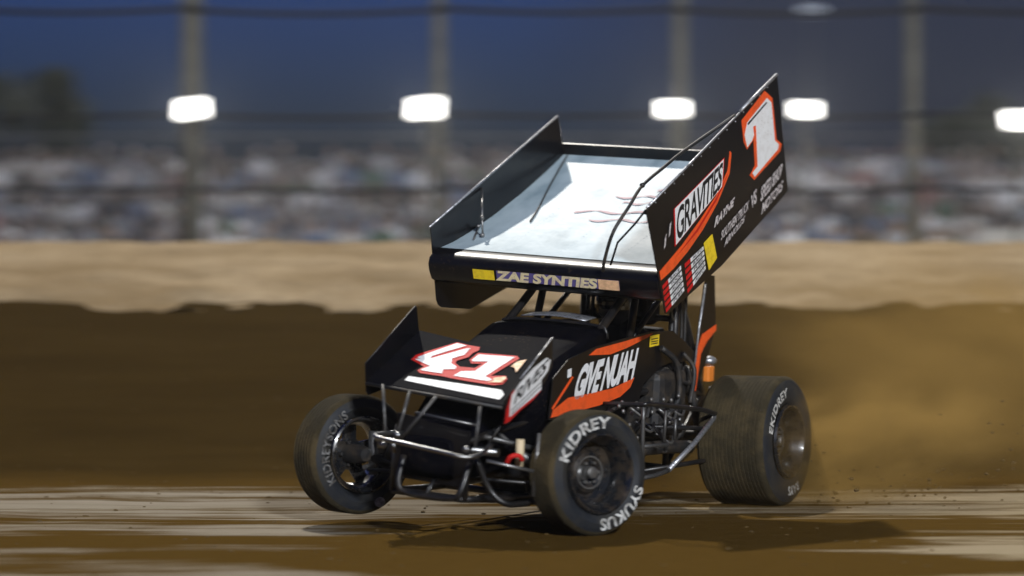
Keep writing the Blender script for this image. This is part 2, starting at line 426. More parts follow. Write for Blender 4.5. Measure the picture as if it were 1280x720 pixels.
def tyre_profile(w,r,rb,rib,nr,shoulder=.03):
    p=[(-.035,rb),(-.012,rb+.015),(0,rb+.045),(.004,rb+(r-rb)*.45),(-.002,r-.05),(-.012,r-.022),(-shoulder,r-.004)]
    side=list(p); tread=[]
    y=-shoulder-.008; step=(w-2*shoulder-.016)/nr
    for i in range(nr):
        a=y-i*step
        tread+=[(a,r),(a-step*.62,r),(a-step*.68,r-rib),(a-step*.94,r-rib)]
    tread.append((-w+shoulder+.008,r))
    return side,tread,[(-w-y_,r_) for y_,r_ in reversed(p)]
def ring_text(bm,s,a0,a1,r0,r1,y,offset=.03):
    """a0 -> a1 in degrees seen from +y with the rear of the car (-x) to the right"""
    uv,fs=norm_text(s,0,offset,1.08)
    vv=[]
    for u,v in uv:
        a=R(a0+(a1-a0)*u); rr=r0+(r1-r0)*v
        vv.append(bm.verts.new((-rr*math.cos(a),y,rr*math.sin(a))))
    for f in fs:
        try: bm.faces.new([vv[i] for i in f])
        except ValueError: pass
def wheel(name,mat,w,r,rb,texts,rib=.006,nr=7,blocks=0,dish=.11,style='dish',spin=0,face='outer',label=None,ty=.006):
    wh=empty(name,mat,car)
    if label: wh['label']=label
    s1,tr,s2=tyre_profile(w,r,rb,rib,nr)
    seg=144; n1=len(s1); n2=len(tr)
    def fn(j,k):
        if blocks and n1<=j<n1+n2:
            q=(k+ (3 if ((j-n1)//4)%2 else 0))%blocks
            return -rib*.9 if q==0 else 0
        return 0
    bm=bmesh.new(); pr=s1+tr+s2
    lathe(bm,pr,seg,0,fn=fn)
    for f in bm.faces:
        ys_=[v.co.y for v in f.verts]
        c=f.calc_center_median(); rad=math.hypot(c.x,c.z)
        f.material_index=1 if rad>r-.026 else 0
    link('tyre',bm,[M['rubber'],M['tread']],wh,smooth=True,auto=38)
    # rim
    bm=bmesh.new()
    if style=='dish':
        lathe(bm,[(-.006,rb+.012),(.010,rb+.006),(.012,rb-.004),(.004,rb-.012),(-.03,rb-.02),(-.05,rb-.035),(-dish,rb-.045),(-dish-.004,rb-.06)],72)
        lathe(bm,[(-dish-.004,rb-.055),(-dish-.012,.12),(-dish+.012,.105),(-dish+.02,.085),(-dish+.01,.07),(-dish+.008,.0)],72)
        lathe(bm,[(-dish-.02,rb-.05),(-w*.6,rb-.05),(-w+.03,rb-.02),(-w-.004,rb+.006)],72)
        # dimples on the dish
        for k in range(8):
            a=2*PI*k/8
            ellipsoid(bm,((rb-.075)*math.cos(a),-dish-.006,(rb-.075)*math.sin(a)),(.012,.008,.012),8,5)
    else:   # seen from the back: open barrel with a spoked centre at the far side
        lathe(bm,[(.004,rb+.008),(.010,rb-.002),(0,rb-.012),(-.04,rb-.03),(-w*.5,rb-.045),(-w+.06,rb-.03),(-w,rb-.008)],72)
        d=-w+.07
        for k in range(5):
            a=2*PI*k/5+.4; c,s=math.cos(a),math.sin(a); t=Vector((-s,0,c))
            p0=Vector((.05*c,d,.05*s)); p1=Vector(((rb-.035)*c,d,(rb-.035)*s))
            q=[p0+t*.045,p0-t*.045,p1-t*.038,p1+t*.038]
            a_=[bm.verts.new(v) for v in q]; b_=[bm.verts.new(v+Vector((0,.012,0))) for v in q]
            bm.faces.new(a_); bm.faces.new(b_)
            for i in range(4): bm.faces.new((a_[i],a_[(i+1)%4],b_[(i+1)%4],b_[i]))
        lathe(bm,[(d+.02,.0),(d+.02,.09),(d,.09)],40)
    for k in range(16):
        a=2*PI*k/16+.1
        Mx=Matrix.Translation(((rb)*math.cos(a),.011,(rb)*math.sin(a)))@Matrix.Rotation(PI/2,4,'X')
        bmesh.ops.create_cone(bm,cap_ends=True,segments=6,radius1=.006,radius2=.005,depth=.008,matrix=Mx)
    link('rim',bm,M['rim'],wh,smooth=True,auto=35)
    # hub
    bm=bmesh.new()
    if style=='dish':
        lathe(bm,[(-dish+.016,.088),(-dish+.026,.088),(-dish+.026,.080),(-dish+.016,.080)],48)
        lathe(bm,[(-dish,.034),(-dish+.05,.032),(-dish+.056,.026),(-dish+.058,0)],24)
        for k in range(6):
            a=2*PI*k/6
            Mx=Matrix.Translation((.056*math.cos(a),-dish+.02,.056*math.sin(a)))@Matrix.Rotation(PI/2,4,'X')
            bmesh.ops.create_cone(bm,cap_ends=True,segments=6,radius1=.009,radius2=.008,depth=.02,matrix=Mx)
    else:
        lathe(bm,[(-w+.09,.0),(-w+.09,.055),(-.02,.05),(.015,.035),(.02,0)],32)
        for k in range(5):
            a=2*PI*k/5
            Mx=Matrix.Translation((.065*math.cos(a),-w+.1,.065*math.sin(a)))@Matrix.Rotation(PI/2,4,'X')
            bmesh.ops.create_cone(bm,cap_ends=True,segments=6,radius1=.01,radius2=.009,depth=.03,matrix=Mx)
    link('hub',bm,M['steel'] if style=='dish' else M['dull'],wh,smooth=True,auto=35)
    for s,a0,a1,r0,r1 in texts:
        bm=bmesh.new(); ring_text(bm,s,a0,a1,r0,r1,ty); link('lettering',bm,M['tyretext'] if style=='dish' else M['dimtext'],wh)
    return wh
def Wh(x,y,z,st=0,spin=0): return Matrix.Translation((x,y,z))@Matrix.Rotation(st,4,'Z')@Matrix.Rotation(spin,4,'Y')
ST=-.3968
wheel('front_wheel',Wh(2.135,.8215,.3294,ST),.222,.3294,.205,[('KIDREY',163,80,.238,.296),('SYUKUS',-18,-92,.238,.296)],nr=6,rib=.004,dish=.12,label='front wheel nearest the camera with white lettering')
n=Matrix.Rotation(ST,4,'Z')@Vector((0,1,0,0))
wheel('front_wheel',Wh(2.135+n.x*.24,-.8196+n.y*.24,.3293+.055,ST),.24,.3293,.205,[('KIDREYSONS',215,118,.232,.282)],nr=6,rib=.004,style='back',label='front wheel lifted slightly off the clay')
wheel('rear_wheel',Wh(0,.969,.3859),.45,.3859,.21,[('EKIDREY',168,100,.270,.322),('RAYS',-66,-96,.270,.322)],nr=15,rib=.0022,blocks=0,dish=.10,label='wide rear wheel with ribbed muddy tyre')
wheel('rear_wheel',Wh(0,-.62,.43),.46,.43,.21,[('KIDREY',160,90,.27,.34)],nr=15,rib=.0022,blocks=0,style='back',label='widest rear wheel on the far side of the car')
# valve patch on the raised front tyre
bm=bmesh.new()
ellipsoid(bm,(-.10,.004,-.265),(.035,.004,.028),14,8)
link('tyre_patch',bm,M['tyretext'],car,Wh(2.135+n.x*.24,-.8196+n.y*.24,.3293+.055,ST))

def part(name,bm,mat,M4=Cm,parent=car,gap=.03,**k): return link(name,bm,mat,parent,M4,gap=gap,**k)
# --- chassis tubes
bm=bmesh.new(); t=.019
for s in (-1,1):
    y=.30*s
    tube(bm,[(2.55,.22*s,.30),(2.0,.27*s,.26),(1.2,y,.24),(0.3,y,.26),(-.25,.24*s,.36)],t,smooth=5)
    tube(bm,[(2.55,.22*s,.60),(2.1,.26*s,.66),(1.3,y,.72),(.35,y,.74),(-.2,.26*s,.66)],t,smooth=5)
    tube(bm,[(2.55,.22*s,.30),(2.55,.22*s,.60)],t); tube(bm,[(1.95,.27*s,.26),(2.0,.265*s,.67)],t)
    tube(bm,[(1.3,y,.72),(1.3,y,.24)],t); tube(bm,[(.35,y,.26),(.35,y,1.40)],t)
    tube(bm,[(1.95,.27*s,.26),(1.3,y,.72)],t*.8); tube(bm,[(1.3,y,.24),(.35,y,.74)],t*.8); tube(bm,[(.35,y,.26),(-.2,.26*s,.66)],t*.8)
    tube(bm,[(.35,y,1.0),(-.2,.26*s,.66)],t)
for x,z,hy in ((2.55,.30,.22),(2.55,.60,.22),(1.95,.26,.27),(1.3,.72,.3),(.35,.26,.3),(.35,.74,.3),(-.2,.66,.26)):
    tube(bm,[(x,-hy,z),(x,hy,z)],t)
part('chassis_frame',bm,M['frame'])
# --- roll cage
bm=bmesh.new(); t=.024
for s in (-1,1):
    y=.30*s
    tube(bm,[(1.38,y*1.02,1.06),(1.10,y,1.24),(.86,y,1.40),(.80,y,1.425),(.60,y,1.45),(.40,y,1.44),(.30,y*.98,1.38)],t,smooth=5)
    tube(bm,[(.93,y*1.05,1.04),(.83,y,1.41)],t*.95)
    tube(bm,[(.32,y*.98,1.38),(.02,y*.95,.95),(-.15,y*.9,.68)],t,smooth=4)
    tube(bm,[(.32,y,1.40),(.30,y,1.05),(.35,y,.74)],t)
    tube(bm,[(.93,y*1.05,1.04),(.34,y,1.40)],t*.7)
    tube(bm,[(1.38,y,1.06),(1.38,y*.95,.72)],t*.8)
for x,z in ((.84,1.41),(.36,1.43)): tube(bm,[(x,-.30,z),(x,.30,z)],t)
tube(bm,[(.36,-.3,1.42),(.84,.0,1.42),(.36,.3,1.42)],t*.7)
tube(bm,[(.33,-.3,1.15),(.33,.3,1.15)],t*.8)
part('roll_cage',bm,M['frame'])
# wing masts
bm=bmesh.new()
for s in (-1,1):
    y=.24*s
    tube(bm,[(.62,y,1.43),(.56,y,1.66)],.017); tube(bm,[(.92,y,1.38),(.98,y,1.50)],.017)
    tube(bm,[(.34,y,1.40),(.22,y,1.80)],.017); tube(bm,[(.0,y,.95),(.20,y,1.80)],.014)
    tube(bm,[(.62,y,1.62),(.20,y,1.42)],.012)
part('wing_mast',bm,M['frame'])
# --- hood / cowl
def section(x,hw,zs,zt,zb,n=9):
    p=[(x,-hw,zb)]
    for i in range(n+1):
        a=PI*i/n; yy=-hw*math.cos(a); e=math.sin(a)
        p.append((x,yy,zs+(zt-zs)*(e**.42)))
    p.append((x,hw,zb)); return p
bm=bmesh.new(); secs=[(2.60,.15,.56,.60,.40),(2.42,.20,.66,.70,.40),(2.1,.27,.84,.88,.45),(1.78,.325,.975,1.015,.55),(1.50,.345,1.075,1.105,.62),(1.40,.345,1.105,1.14,.66),(1.27,.345,1.115,1.155,.70)]
prev=None
for s_ in secs:
    ring=[bm.verts.new(p) for p in section(*s_)]
    if prev:
        for i in range(len(ring)-1): bm.faces.new((prev[i],prev[i+1],ring[i+1],ring[i]))
    else: bm.faces.new(ring)
    prev=ring
hood=part('hood',bm,M['hoodblack'],smooth=True,auto=38)
sd=hood.modifiers.new('s','SOLIDIFY'); sd.thickness=.004
bm=bmesh.new()
tube(bm,[(1.265,-.345,1.08)]+[(1.268,-.347*math.cos(PI*i/10),1.112+.048*(math.sin(PI*i/10)**.42)) for i in range(1,10)]+[(1.265,.345,1.08)],.010,smooth=2)
part('cowl_edge',bm,M['frame'],parent=hood,M4=Matrix())
# polished cowl plate behind the hood
bm=bmesh.new(); g=[]
for i,x in enumerate((1.262,1.20,1.13)):
    g.append([bm.verts.new((x,-.22+.42*k/8,1.168+.022*math.sin(PI*(.1+.8*k/8))+.006*i)) for k in range(9)])
for i in range(2):
    for k in range(8): bm.faces.new((g[i][k],g[i][k+1],g[i+1][k+1],g[i+1][k]))
cp=part('cowl_plate',bm,M['silver'],smooth=True); sd=cp.modifiers.new('s','SOLIDIFY'); sd.thickness=.006
# --- side panels
SP=[(1.93,.68),(1.90,.90),(1.74,.995),(1.45,1.045),(1.10,1.075),(.74,1.10),(.45,1.09),(.30,1.03),(.10,.93),(.16,.895),(.45,.90),(.58,.885),(.80,.80),(.86,.69),(1.30,.66),(1.60,.655)]
for s in (1,-1):
    bm=bmesh.new(); prism(bm,SP,.352*s,.357*s)
    p=part('side_panel',bm,M['paint'],bevel=.002)
    if s==1:
        yv=.3585; Mi=Matrix()
        p['label']='black side panel with white lettering and two orange stripes'
        sheet('stripe',[(1.50,1.005),(1.42,1.035),(1.05,1.062),(.80,1.085),(.72,1.088),(.78,1.068),(1.05,1.02),(1.25,.995)],yv,M['orange'],p)
        sheet('stripe',[(1.91,.69),(1.885,.73),(1.72,.785),(1.50,.79),(1.20,.80),(.98,.835),(.93,.845),(.98,.79),(1.10,.745),(1.35,.715),(1.65,.70)],yv,M['orange'],p)
        sheet('pinstripe',[(1.905,.74),(1.69,.90),(1.67,.895),(1.89,.73)],yv,M['orange'],p)
        bm=bmesh.new()
        quad_text(bm,'GIVE NUAH',[(1.66,yv+.002,.775),(.93,yv+.002,.845),(.90,yv+.002,1.005),(1.60,yv+.002,.945)],shear=.25,offset=.045,space=.92)
        link('lettering',bm,M['white'],p)
        sheet('sticker',[(.76,1.075),(.64,1.08),(.64,1.015),(.76,1.01)],yv+.003,M['yellow'],p)
        bm=bmesh.new()
        for z in (1.058,1.043,1.030): poly(bm,[(.745,yv+.0065,z),(.655,yv+.0065,z+.003),(.655,yv+.0065,z-.003),(.745,yv+.0065,z-.006)])
        link('sticker_print',bm,M['blackvinyl'],p)
        sheet('sticker',[(1.74,.94),(1.70,.945),(1.70,.90),(1.74,.895)],yv,M['white'],p)
# headrest, seat
bm=bmesh.new(); box(bm,(.16,-.17,.45),(.26,.17,1.08)); box(bm,(.16,-.21,.40),(.62,.21,.46)); box(bm,(.18,-.21,.5),(.45,-.17,1.0)); box(bm,(.18,.17,.5),(.45,.21,1.0))
box(bm,(.24,-.15,1.10),(.34,.15,1.30)); box(bm,(.28,-.19,1.12),(.48,-.15,1.28)); box(bm,(.28,.15,1.12),(.48,.19,1.28))
part('seat',bm,M['fabric'],bevel=.02)
bm=bmesh.new(); cst=Vector((1.0,0,1.0)); 
ax=Vector((.85,0,-.45)).normalized(); u=Vector((0,1,0)); v=ax.cross(u)
tube(bm,[cst+u*math.cos(a)*.17+v*math.sin(a)*.17 for a in [2*PI*k/24 for k in range(24)]],.012,closed=True)
for a in (0,2.1,4.2): tube(bm,[cst,cst+u*math.cos(a)*.17+v*math.sin(a)*.17],.009)
tube(bm,[cst,cst+ax*.6],.012)
part('steering_wheel',bm,M['dull'])
# round mirror / opening ring by the cage
bm=bmesh.new(); c=Vector((.40,.335,1.235))
tube(bm,[c+Vector((.035*math.cos(a),0,.085*math.sin(a))) for a in [2*PI*k/20 for k in range(20)]],.006,closed=True)
part('window_net_ring',bm,M['steel'])
# --- engine, headers, tanks under the body
bm=bmesh.new()
box(bm,(1.0,-.16,.30),(1.72,.16,.62)); box(bm,(1.05,.10,.52),(1.66,.30,.70)); box(bm,(1.05,-.30,.52),(1.66,-.10,.70)); box(bm,(1.2,-.12,.62),(1.6,.12,.86))
box(bm,(.2,-.1,.28),(1.0,.1,.5))
part('engine',bm,M['dull'],bevel=.015)
bm=bmesh.new()
for k in range(4):
    x=1.58-.14*k
    tube(bm,[(x,.28,.60),(x-.02,.37,.57),(x-.10,.40,.50),(.95,.42,.44)],.022,smooth=4)
tube(bm,[(.98,.42,.44),(.6,.43,.42),(.35,.45,.40)],.04,smooth=4)
part('exhaust_header',bm,M['dull'])
bm=bmesh.new(); 
for k in range(4): tube(bm,[(1.55-.13*k,.0,.84),(1.55-.13*k,.06,.93)],.022)
part('injector_stack',bm,M['steel'])
bm=bmesh.new(); prism(bm,[(-.22,.36),(-.20,.74),(-.45,.80),(-.72,.72),(-.85,.5),(-.75,.34)],-.40,.02)
part('fuel_tank',bm,M['paint'],bevel=.03)
# rear axle, shocks, torsion arms
bm=bmesh.new(); tube(bm,[(0,-.95,.43),(0,.80,.39)],.034,seg=16); box(bm,(-.11,-.1,.28),(.11,.12,.54)); tube(bm,[(0,.0,.42),(.9,0,.42)],.035)
part('rear_axle',bm,M['dull'],M4=Matrix(),bevel=.01)
for y in (.36,-.36):
    bm=bmesh.new(); tube(bm,[(-.02,y,.40),(.16,y*.86,.86)],.012); tube(bm,[(.02,y*.97,.50),(.12,y*.89,.76)],.027,seg=14)
    part('shock_absorber',bm,M['dull'])
bm=bmesh.new(); tube(bm,[(2.135,-.60,.36),(2.135,-.3,.33),(2.135,.3,.31),(2.135,.60,.33)],.030,seg=14,smooth=3)
part('front_axle',bm,M['frame'],M4=Matrix())
for s,dz in ((1,0),(-1,.05)):
    bm=bmesh.new(); y=.60*s
    tube(bm,[(2.135,y,.22+dz),(2.135,y,.46+dz)],.026,seg=12); tube(bm,[(2.135,y,.33+dz),(2.135-.0,y+.12*s if s>0 else y-.10,.33+dz)],.04,seg=14)
    tube(bm,[(2.135,y,.27+dz),(2.27,y-.03*s,.27+dz)],.014)
    part('steering_knuckle',bm,M['darksteel'],M4=Matrix())
    bm=bmesh.new(); yy=.50*s
    tube(bm,[(2.13,yy,.30+dz),(2.36,.30*s,.56)],.012); tube(bm,[(2.155,yy*.97,.33+dz),(2.27,.37*s,.455)],.028,seg=14)
    part('front_shock',bm,M['darksteel'],M4=Matrix())
    bm=bmesh.new(); tube(bm,[(2.13,yy,.39+dz),(1.45,.36*s,.44)],.012); tube(bm,[(2.13,yy,.26+dz),(1.5,.36*s,.24)],.012)
    part('radius_rod',bm,M['frame'],M4=Matrix())
    bm=bmesh.new(); tube(bm,[(2.2,.52*s,.44+dz),(2.43,.30*s,.52),(2.43,.22*s,.52)],.015)
    part('torsion_arm',bm,M['darksteel'],M4=Matrix())
bm=bmesh.new(); tube(bm,[(2.27,-.55,.31),(2.27,.57,.27)],.011); part('tie_rod',bm,M['frame'],M4=Matrix())
bm=bmesh.new(); tube(bm,[(2.20,.53,.47),(1.15,.40,.62)],.012); part('drag_link',bm,M['steel'],M4=Matrix())
bm=bmesh.new(); tube(bm,[(2.43,-.30,.545),(2.43,.34,.545)],.022,seg=14); part('torsion_tube',bm,M['chrome'])
# sleeve and hook seen beside the front wheel
bm=bmesh.new(); tube(bm,[(2.36,.43,.47),(2.36,.43,.62)],.022,seg=14); part('sleeve',bm,M['tan'])
bm=bmesh.new(); tube(bm,[(2.46,.41,.50),(2.47,.44,.54),(2.44,.47,.545),(2.42,.48,.52)],.013,smooth=4); part('tow_hook',bm,M['red'])
bm=bmesh.new(); tube(bm,[(2.58,.36,.52),(2.42,.55,.47)],.010); tube(bm,[(2.36,.52,.33),(2.34,.53,.66)],.010); part('brake_line',bm,M['steel'])
# front bumper: chrome hoop plus black lower hoop
bm=bmesh.new()
tube(bm,[(2.58,-.16,.615),(2.76,-.19,.62),(2.83,-.15,.612),(2.84,0,.60),(2.83,.25,.575),(2.80,.36,.56),(2.72,.40,.57),(2.56,.37,.60)],.012,smooth=6)
part('front_bumper',bm,M['chrome'])
bm=bmesh.new()
tube(bm,[(2.60,-.13,.50),(2.66,-.12,.36),(2.66,-.05,.315),(2.66,.20,.315),(2.66,.26,.36),(2.60,.27,.50)],.017,smooth=5)
tube(bm,[(2.55,.28,.52),(2.50,.34,.36),(2.46,.42,.29),(2.3,.46,.28)],.016,smooth=5)
tube(bm,[(2.66,.05,.315),(2.55,.05,.42)],.012)
part('skid_hoop',bm,M['frame'])
bm=bmesh.new()
for x,y,z in ((2.79,-.17,.60),(2.79,-.14,.57),(2.72,-.10,.62),(2.79,.36,.60)): ellipsoid(bm,(x,y,z),(.02,.02,.018),8,6)
tube(bm,[(2.76,-.10,.60),(2.76,-.09,.53)],.008); tube(bm,[(2.78,-.17,.60),(2.78,-.17,.55)],.010)
part('bumper_clamps',bm,M['chrome'])
bm=bmesh.new(); prism(bm,[(-.21,.38),(.24,.36),(.25,.66),(-.20,.72)],2.565,2.575,axis='x'); part('nose_panel',bm,M['paint'],bevel=.004)
# left nerf bar and step tubes
bm=bmesh.new()
tube(bm,[(1.30,.36,.72),(1.29,.58,.735),(1.22,.62,.735),(.6,.62,.66),(.30,.60,.605)],.014,smooth=4)
part('side_nerf_bar',bm,M['frame'])
bm=bmesh.new(); tube(bm,[(.31,.60,.60),(.62,.61,.46),(.92,.60,.335)],.0155); part('nerf_bar_brace',bm,M['silver'])
bm=bmesh.new(); tube(bm,[(.93,.60,.33),(1.18,.58,.315),(1.3,.36,.30)],.013,smooth=3); tube(bm,[(1.28,.60,.73),(1.27,.60,.50),(1.22,.58,.34)],.013,smooth=3); tube(bm,[(1.27,.60,.50),(.95,.60,.48),(.90,.50,.56)],.012); tube(bm,[(.99,.6,.70),(1.0,.6,.50)],.010)
tube(bm,[(.86,.6,.62),(.86,.6,.50)],.010)
part('step_frame',bm,M['darksteel'])
bm=bmesh.new(); tube(bm,[(.85,.40,.30),(.15,.62,.34)],.014); tube(bm,[(.85,.40,.56),(.1,.64,.50)],.014); part('rear_radius_rod',bm,M['frame'])
bm=bmesh.new()
for k in range(26):
    c=(random.uniform(.45,1.35),random.uniform(.36,.50),random.uniform(.50,.72)); ellipsoid(bm,c,(.014,.012,.014),6,5)
for k in range(7):
    x=random.uniform(.5,1.3); z=random.uniform(.45,.7)
    tube(bm,[(x,.40,z),(x-.08,.46,z-.06),(x-.2,.42,z-.02)],.008,smooth=4)
part('hose_fitting',bm,M['steel'])
bm=bmesh.new()
tube(bm,[(.62,.37,1.0),(.50,.42,.90),(.48,.43,.70),(.6,.42,.6)],.018,smooth=5); tube(bm,[(.3,.36,.95),(.26,.42,.85),(.36,.45,.66)],.014,smooth=5)
tube(bm,[(.47,.34,.90),(.40,.40,.80),(.30,.42,.78),(.22,.36,.86)],.013,smooth=5)
part('oil_hose',bm,M['dull'])
bm=bmesh.new(); box(bm,(.28,.12,.46),(.66,.40,.86)); part('oil_tank',bm,M['dull'],bevel=.05)
# --- rear fin and posts
FIN=[(.02,1.41),(-.10,1.40),(-.15,1.09),(-.08,.94),(.10,.70),(.165,.70),(.155,.78),(.10,1.08),(.05,1.34)]
bm=bmesh.new(); prism(bm,FIN,.352,.358); fin=part('rear_fin',bm,M['paint'],bevel=.002); fin['label']='tall black fin with an orange stripe behind the cockpit'
sheet('stripe',[(-.145,1.10),(-.148,1.065),(-.02,1.0),(.055,.93),(.10,.71),(.150,.71),(.14,.80),(.11,.955),(.045,1.05)],.3595,M['orange'],fin)
bm=bmesh.new(); tube(bm,[(.035,.364,1.36),(.10,.364,1.10),(.16,.364,.74)],.006); link('edge_trim',bm,M['silver'],fin)
bm=bmesh.new(); tube(bm,[(.30,.30,1.42),(.24,.31,1.15),(.27,.33,.72)],.012,smooth=4); tube(bm,[(.17,.30,1.60),(.19,.31,1.20),(.22,.33,.74)],.010,smooth=4); part('wing_cylinder',bm,M['frame'])
bm=bmesh.new(); box(bm,(-.20,.30,.745),(-.12,.34,.84)); part('tail_marker',bm,M['orangeplastic'],bevel=.008)
bm=bmesh.new(); ellipsoid(bm,(-.15,.32,.875),(.05,.05,.03)); tube(bm,[(-.2,.32,.70),(-.08,.40,.72)],.012); part('tank_cap',bm,M['silver'])

# --- top wing
ZT=[(.0,-.50),(-.005,-.455),(-.03,-.425),(-.08,-.415),(-.16,-.43),(-.30,-.462),(-.50,-.492),(-.80,-.52),(-1.15,-.54),(-1.5,-.545),(-1.755,-.54)]
ZB=[(-1.755,-.552),(-1.2,-.60),(-.8,-.64),(-.45,-.66),(-.2,-.64),(-.06,-.60),(-.01,-.555)]
def wing_strip(name,prf,y0,y1,mat,parent,M4,closed=False,ny=12):
    bm=bmesh.new(); g=[]
    for i in range(ny+1):
        y=y0+(y1-y0)*i/ny
        g.append([bm.verts.new((x,y,z)) for x,z in prf])
    k=len(prf)
    for i in range(ny):
        for j in range(k if closed else k-1):
            bm.faces.new((g[i][j],g[i][(j+1)%k],g[i+1][(j+1)%k],g[i+1][j]))
    if closed: bm.faces.new(g[0]); bm.faces.new(g[-1])
    return link(name,bm,mat,parent,M4,smooth=True,auto=45)
wing=wing_strip('top_wing',ZT+ZB,-.737,.737,M['paint'],car,Wm,closed=True)
wing['label']='tall box wing over the cockpit with pale reflective top skin'
I=Matrix()
skin=wing_strip('wing_skin',[(x,z+.004) for x,z in ZT[4:]],-.735,.735,M['wingtop'],wing,I,ny=20)
bm=bmesh.new(); box(bm,(-1.775,-.737,-.545),(-1.757,.737,-.462)); link('gurney_flap',bm,M['paint'],wing,bevel=.002)
LB=[(.02,.0),(-.05,.004),(-1.28,.004),(-1.33,.010),(-1.885,.010),(-1.885,-.05),(-1.85,-.735),(-1.80,-.745),(-.80,-.745),(-.70,-.735),(-.06,-.68),(-.03,-.66)]
bm=bmesh.new(); prism(bm,LB,.738,.743); lb=link('side_board',bm,M['paint'],wing,bevel=.0015); lb['label']='tall side board with an outlined number one and sponsor lettering'
RB=[(-.10,-.262),(-1.76,-.275),(-1.77,-.32),(-1.76,-1.04),(-1.70,-1.07),(-1.05,-1.06),(-.36,-.935),(-.06,-.77),(-.03,-.74),(-.02,-.70)]
bm=bmesh.new(); prism(bm,RB,-.743,-.738); rbd=link('side_board',bm,M['paint'],wing,bevel=.0015); rbd['label']='plain black side board on the far side'
bm=bmesh.new()
tube(bm,[(.0,.741,.004),(-1.30,.741,.008)],.007,6); tube(bm,[(-1.32,.741,.016),(-1.885,.741,.014)],.010,6)
tube(bm,[(-.09,-.741,-.262),(-1.76,-.741,-.275)],.007,6)
for k in range(14):
    x=-.1-.125*k; ellipsoid(bm,(x,.745,-.012+ (0 if x>-1.3 else .006)),(.006,.003,.006),6,4)
link('board_edge_trim',bm,M['silver'],wing,gap=.03)
def px(p,y=.745): return (p[0],y,p[1])
Y=.7445
# swoosh
sheet('swoosh',[(-.03,-.40),(-.03,-.455),(-.20,-.465),(-.40,-.455),(-.62,-.425),(-.85,-.365),(-1.06,-.27),(-1.12,-.165),(-1.10,-.145),(-1.04,-.24),(-.84,-.315),(-.60,-.355),(-.35,-.385),(-.15,-.395)],Y,M['orange'],wing,.0012)
sheet('swoosh_line',[(-.25,-.415),(-.55,-.385),(-.85,-.325),(-1.03,-.262),(-1.02,-.268),(-.85,-.340),(-.55,-.402)],Y+.0018,M['red'],wing,.0008)
# number one with outline
ONE=[(690,330),(800,190),(825,215),(845,430),(868,452),(862,482),(730,635),(718,612),(748,575),(738,345),(722,352),(727,400),(715,432),(690,468),(676,400)]
ONO=[(660,320),(788,150),(832,190),(856,425),(887,450),(877,492),(730,652),(705,625),(733,570),(726,425),(690,480),(672,440)]
def w_from(px_):   # panel coordinates of the traced number (affine map of the artwork onto the board)
    u=780+px_[0]/4.5; v=80+px_[1]/4.5
    # corners of the artwork on the board
    a=(u-927)/48.0; 
    return u,v
import math as _m
def artmap(pts,src,dst):
    """least-squares affine from artwork corners src to panel corners dst"""
    n_=len(src); S=[[0]*3 for _ in range(3)]; bx=[0]*3; bz_=[0]*3
    for (u,v),(x,z) in zip(src,dst):
        r=(u,v,1)
        for i in range(3):
            bx[i]+=r[i]*x; bz_[i]+=r[i]*z
            for j in range(3): S[i][j]+=r[i]*r[j]
    Mi=Matrix(S).inverted(); ca=Mi@Vector(bx); cb=Mi@Vector(bz_)
    return [(ca[0]*u+ca[1]*v+ca[2],cb[0]*u+cb[1]*v+cb[2]) for u,v in pts]
SRC=[(661.5,324),(801,157.5),(877.5,450),(720,639)]; DST=[(-1.312,-.05),(-1.704,-.025),(-1.81,-.411),(-1.358,-.431)]
sheet('number_outline',artmap(ONO,SRC,DST),Y,M['orange'],wing,.0012)
sheet('number',artmap(ONE,SRC,DST),Y+.0018,M['white'],wing,.0010)
sheet('number_shade',artmap([(690,335),(795,212),(800,218),(694,345)],SRC,DST),Y+.0034,M['blackvinyl'],wing,.0006)
# outlined lettering plate
BX=[(-.30,-.145),(-1.02,-.150),(-.95,-.30),(-.25,-.355)]
sheet('name_plate',BX,Y,M['red'],wing,.0010); sheet('name_plate_face',inset(BX,.955),Y+.0016,M['white'],wing,.0008)
bm=bmesh.new(); yv=Y+.0032
quad_text(bm,'GRAVITIES',[(-.29,yv,-.335),(-.935,yv,-.292),(-.985,yv,-.165),(-.325,yv,-.165)],offset=.02,shear=.2,space=.9)
link('lettering',bm,M['blackvinyl'],wing)
def blocktext(s,a,b,c,d,off=.05,y=yv):
    bm=bmesh.new(); quad_text(bm,s,[(a[0],y,a[1]),(b[0],y,b[1]),(c[0],y,c[1]),(d[0],y,d[1])],offset=off*.5,shear=.3); link('sponsor_lettering',bm,M['grey'],wing)
blocktext('RAYNE',(-.77,-.478),(-1.06,-.470),(-1.08,-.432),(-.79,-.433),.09)
blocktext('SOUTHEN TRUCK',(-.83,-.592),(-1.25,-.585),(-1.27,-.538),(-.85,-.545),.05)
blocktext('ARNOLDS',(-.86,-.650),(-1.17,-.630),(-1.19,-.600),(-.88,-.612),.06)
blocktext('SPEED SHOP',(-1.43,-.620),(-1.78,-.600),(-1.80,-.535),(-1.45,-.545),.07)
blocktext('MOTORS',(-1.42,-.700),(-1.76,-.690),(-1.78,-.640),(-1.44,-.645),.07)
blocktext('11',(-.12,-.30),(-.24,-.24),(-.24,-.20),(-.12,-.26),.08)
blocktext('VS',(-1.30,-.60),(-1.38,-.59),(-1.39,-.52),(-1.31,-.53),.09)
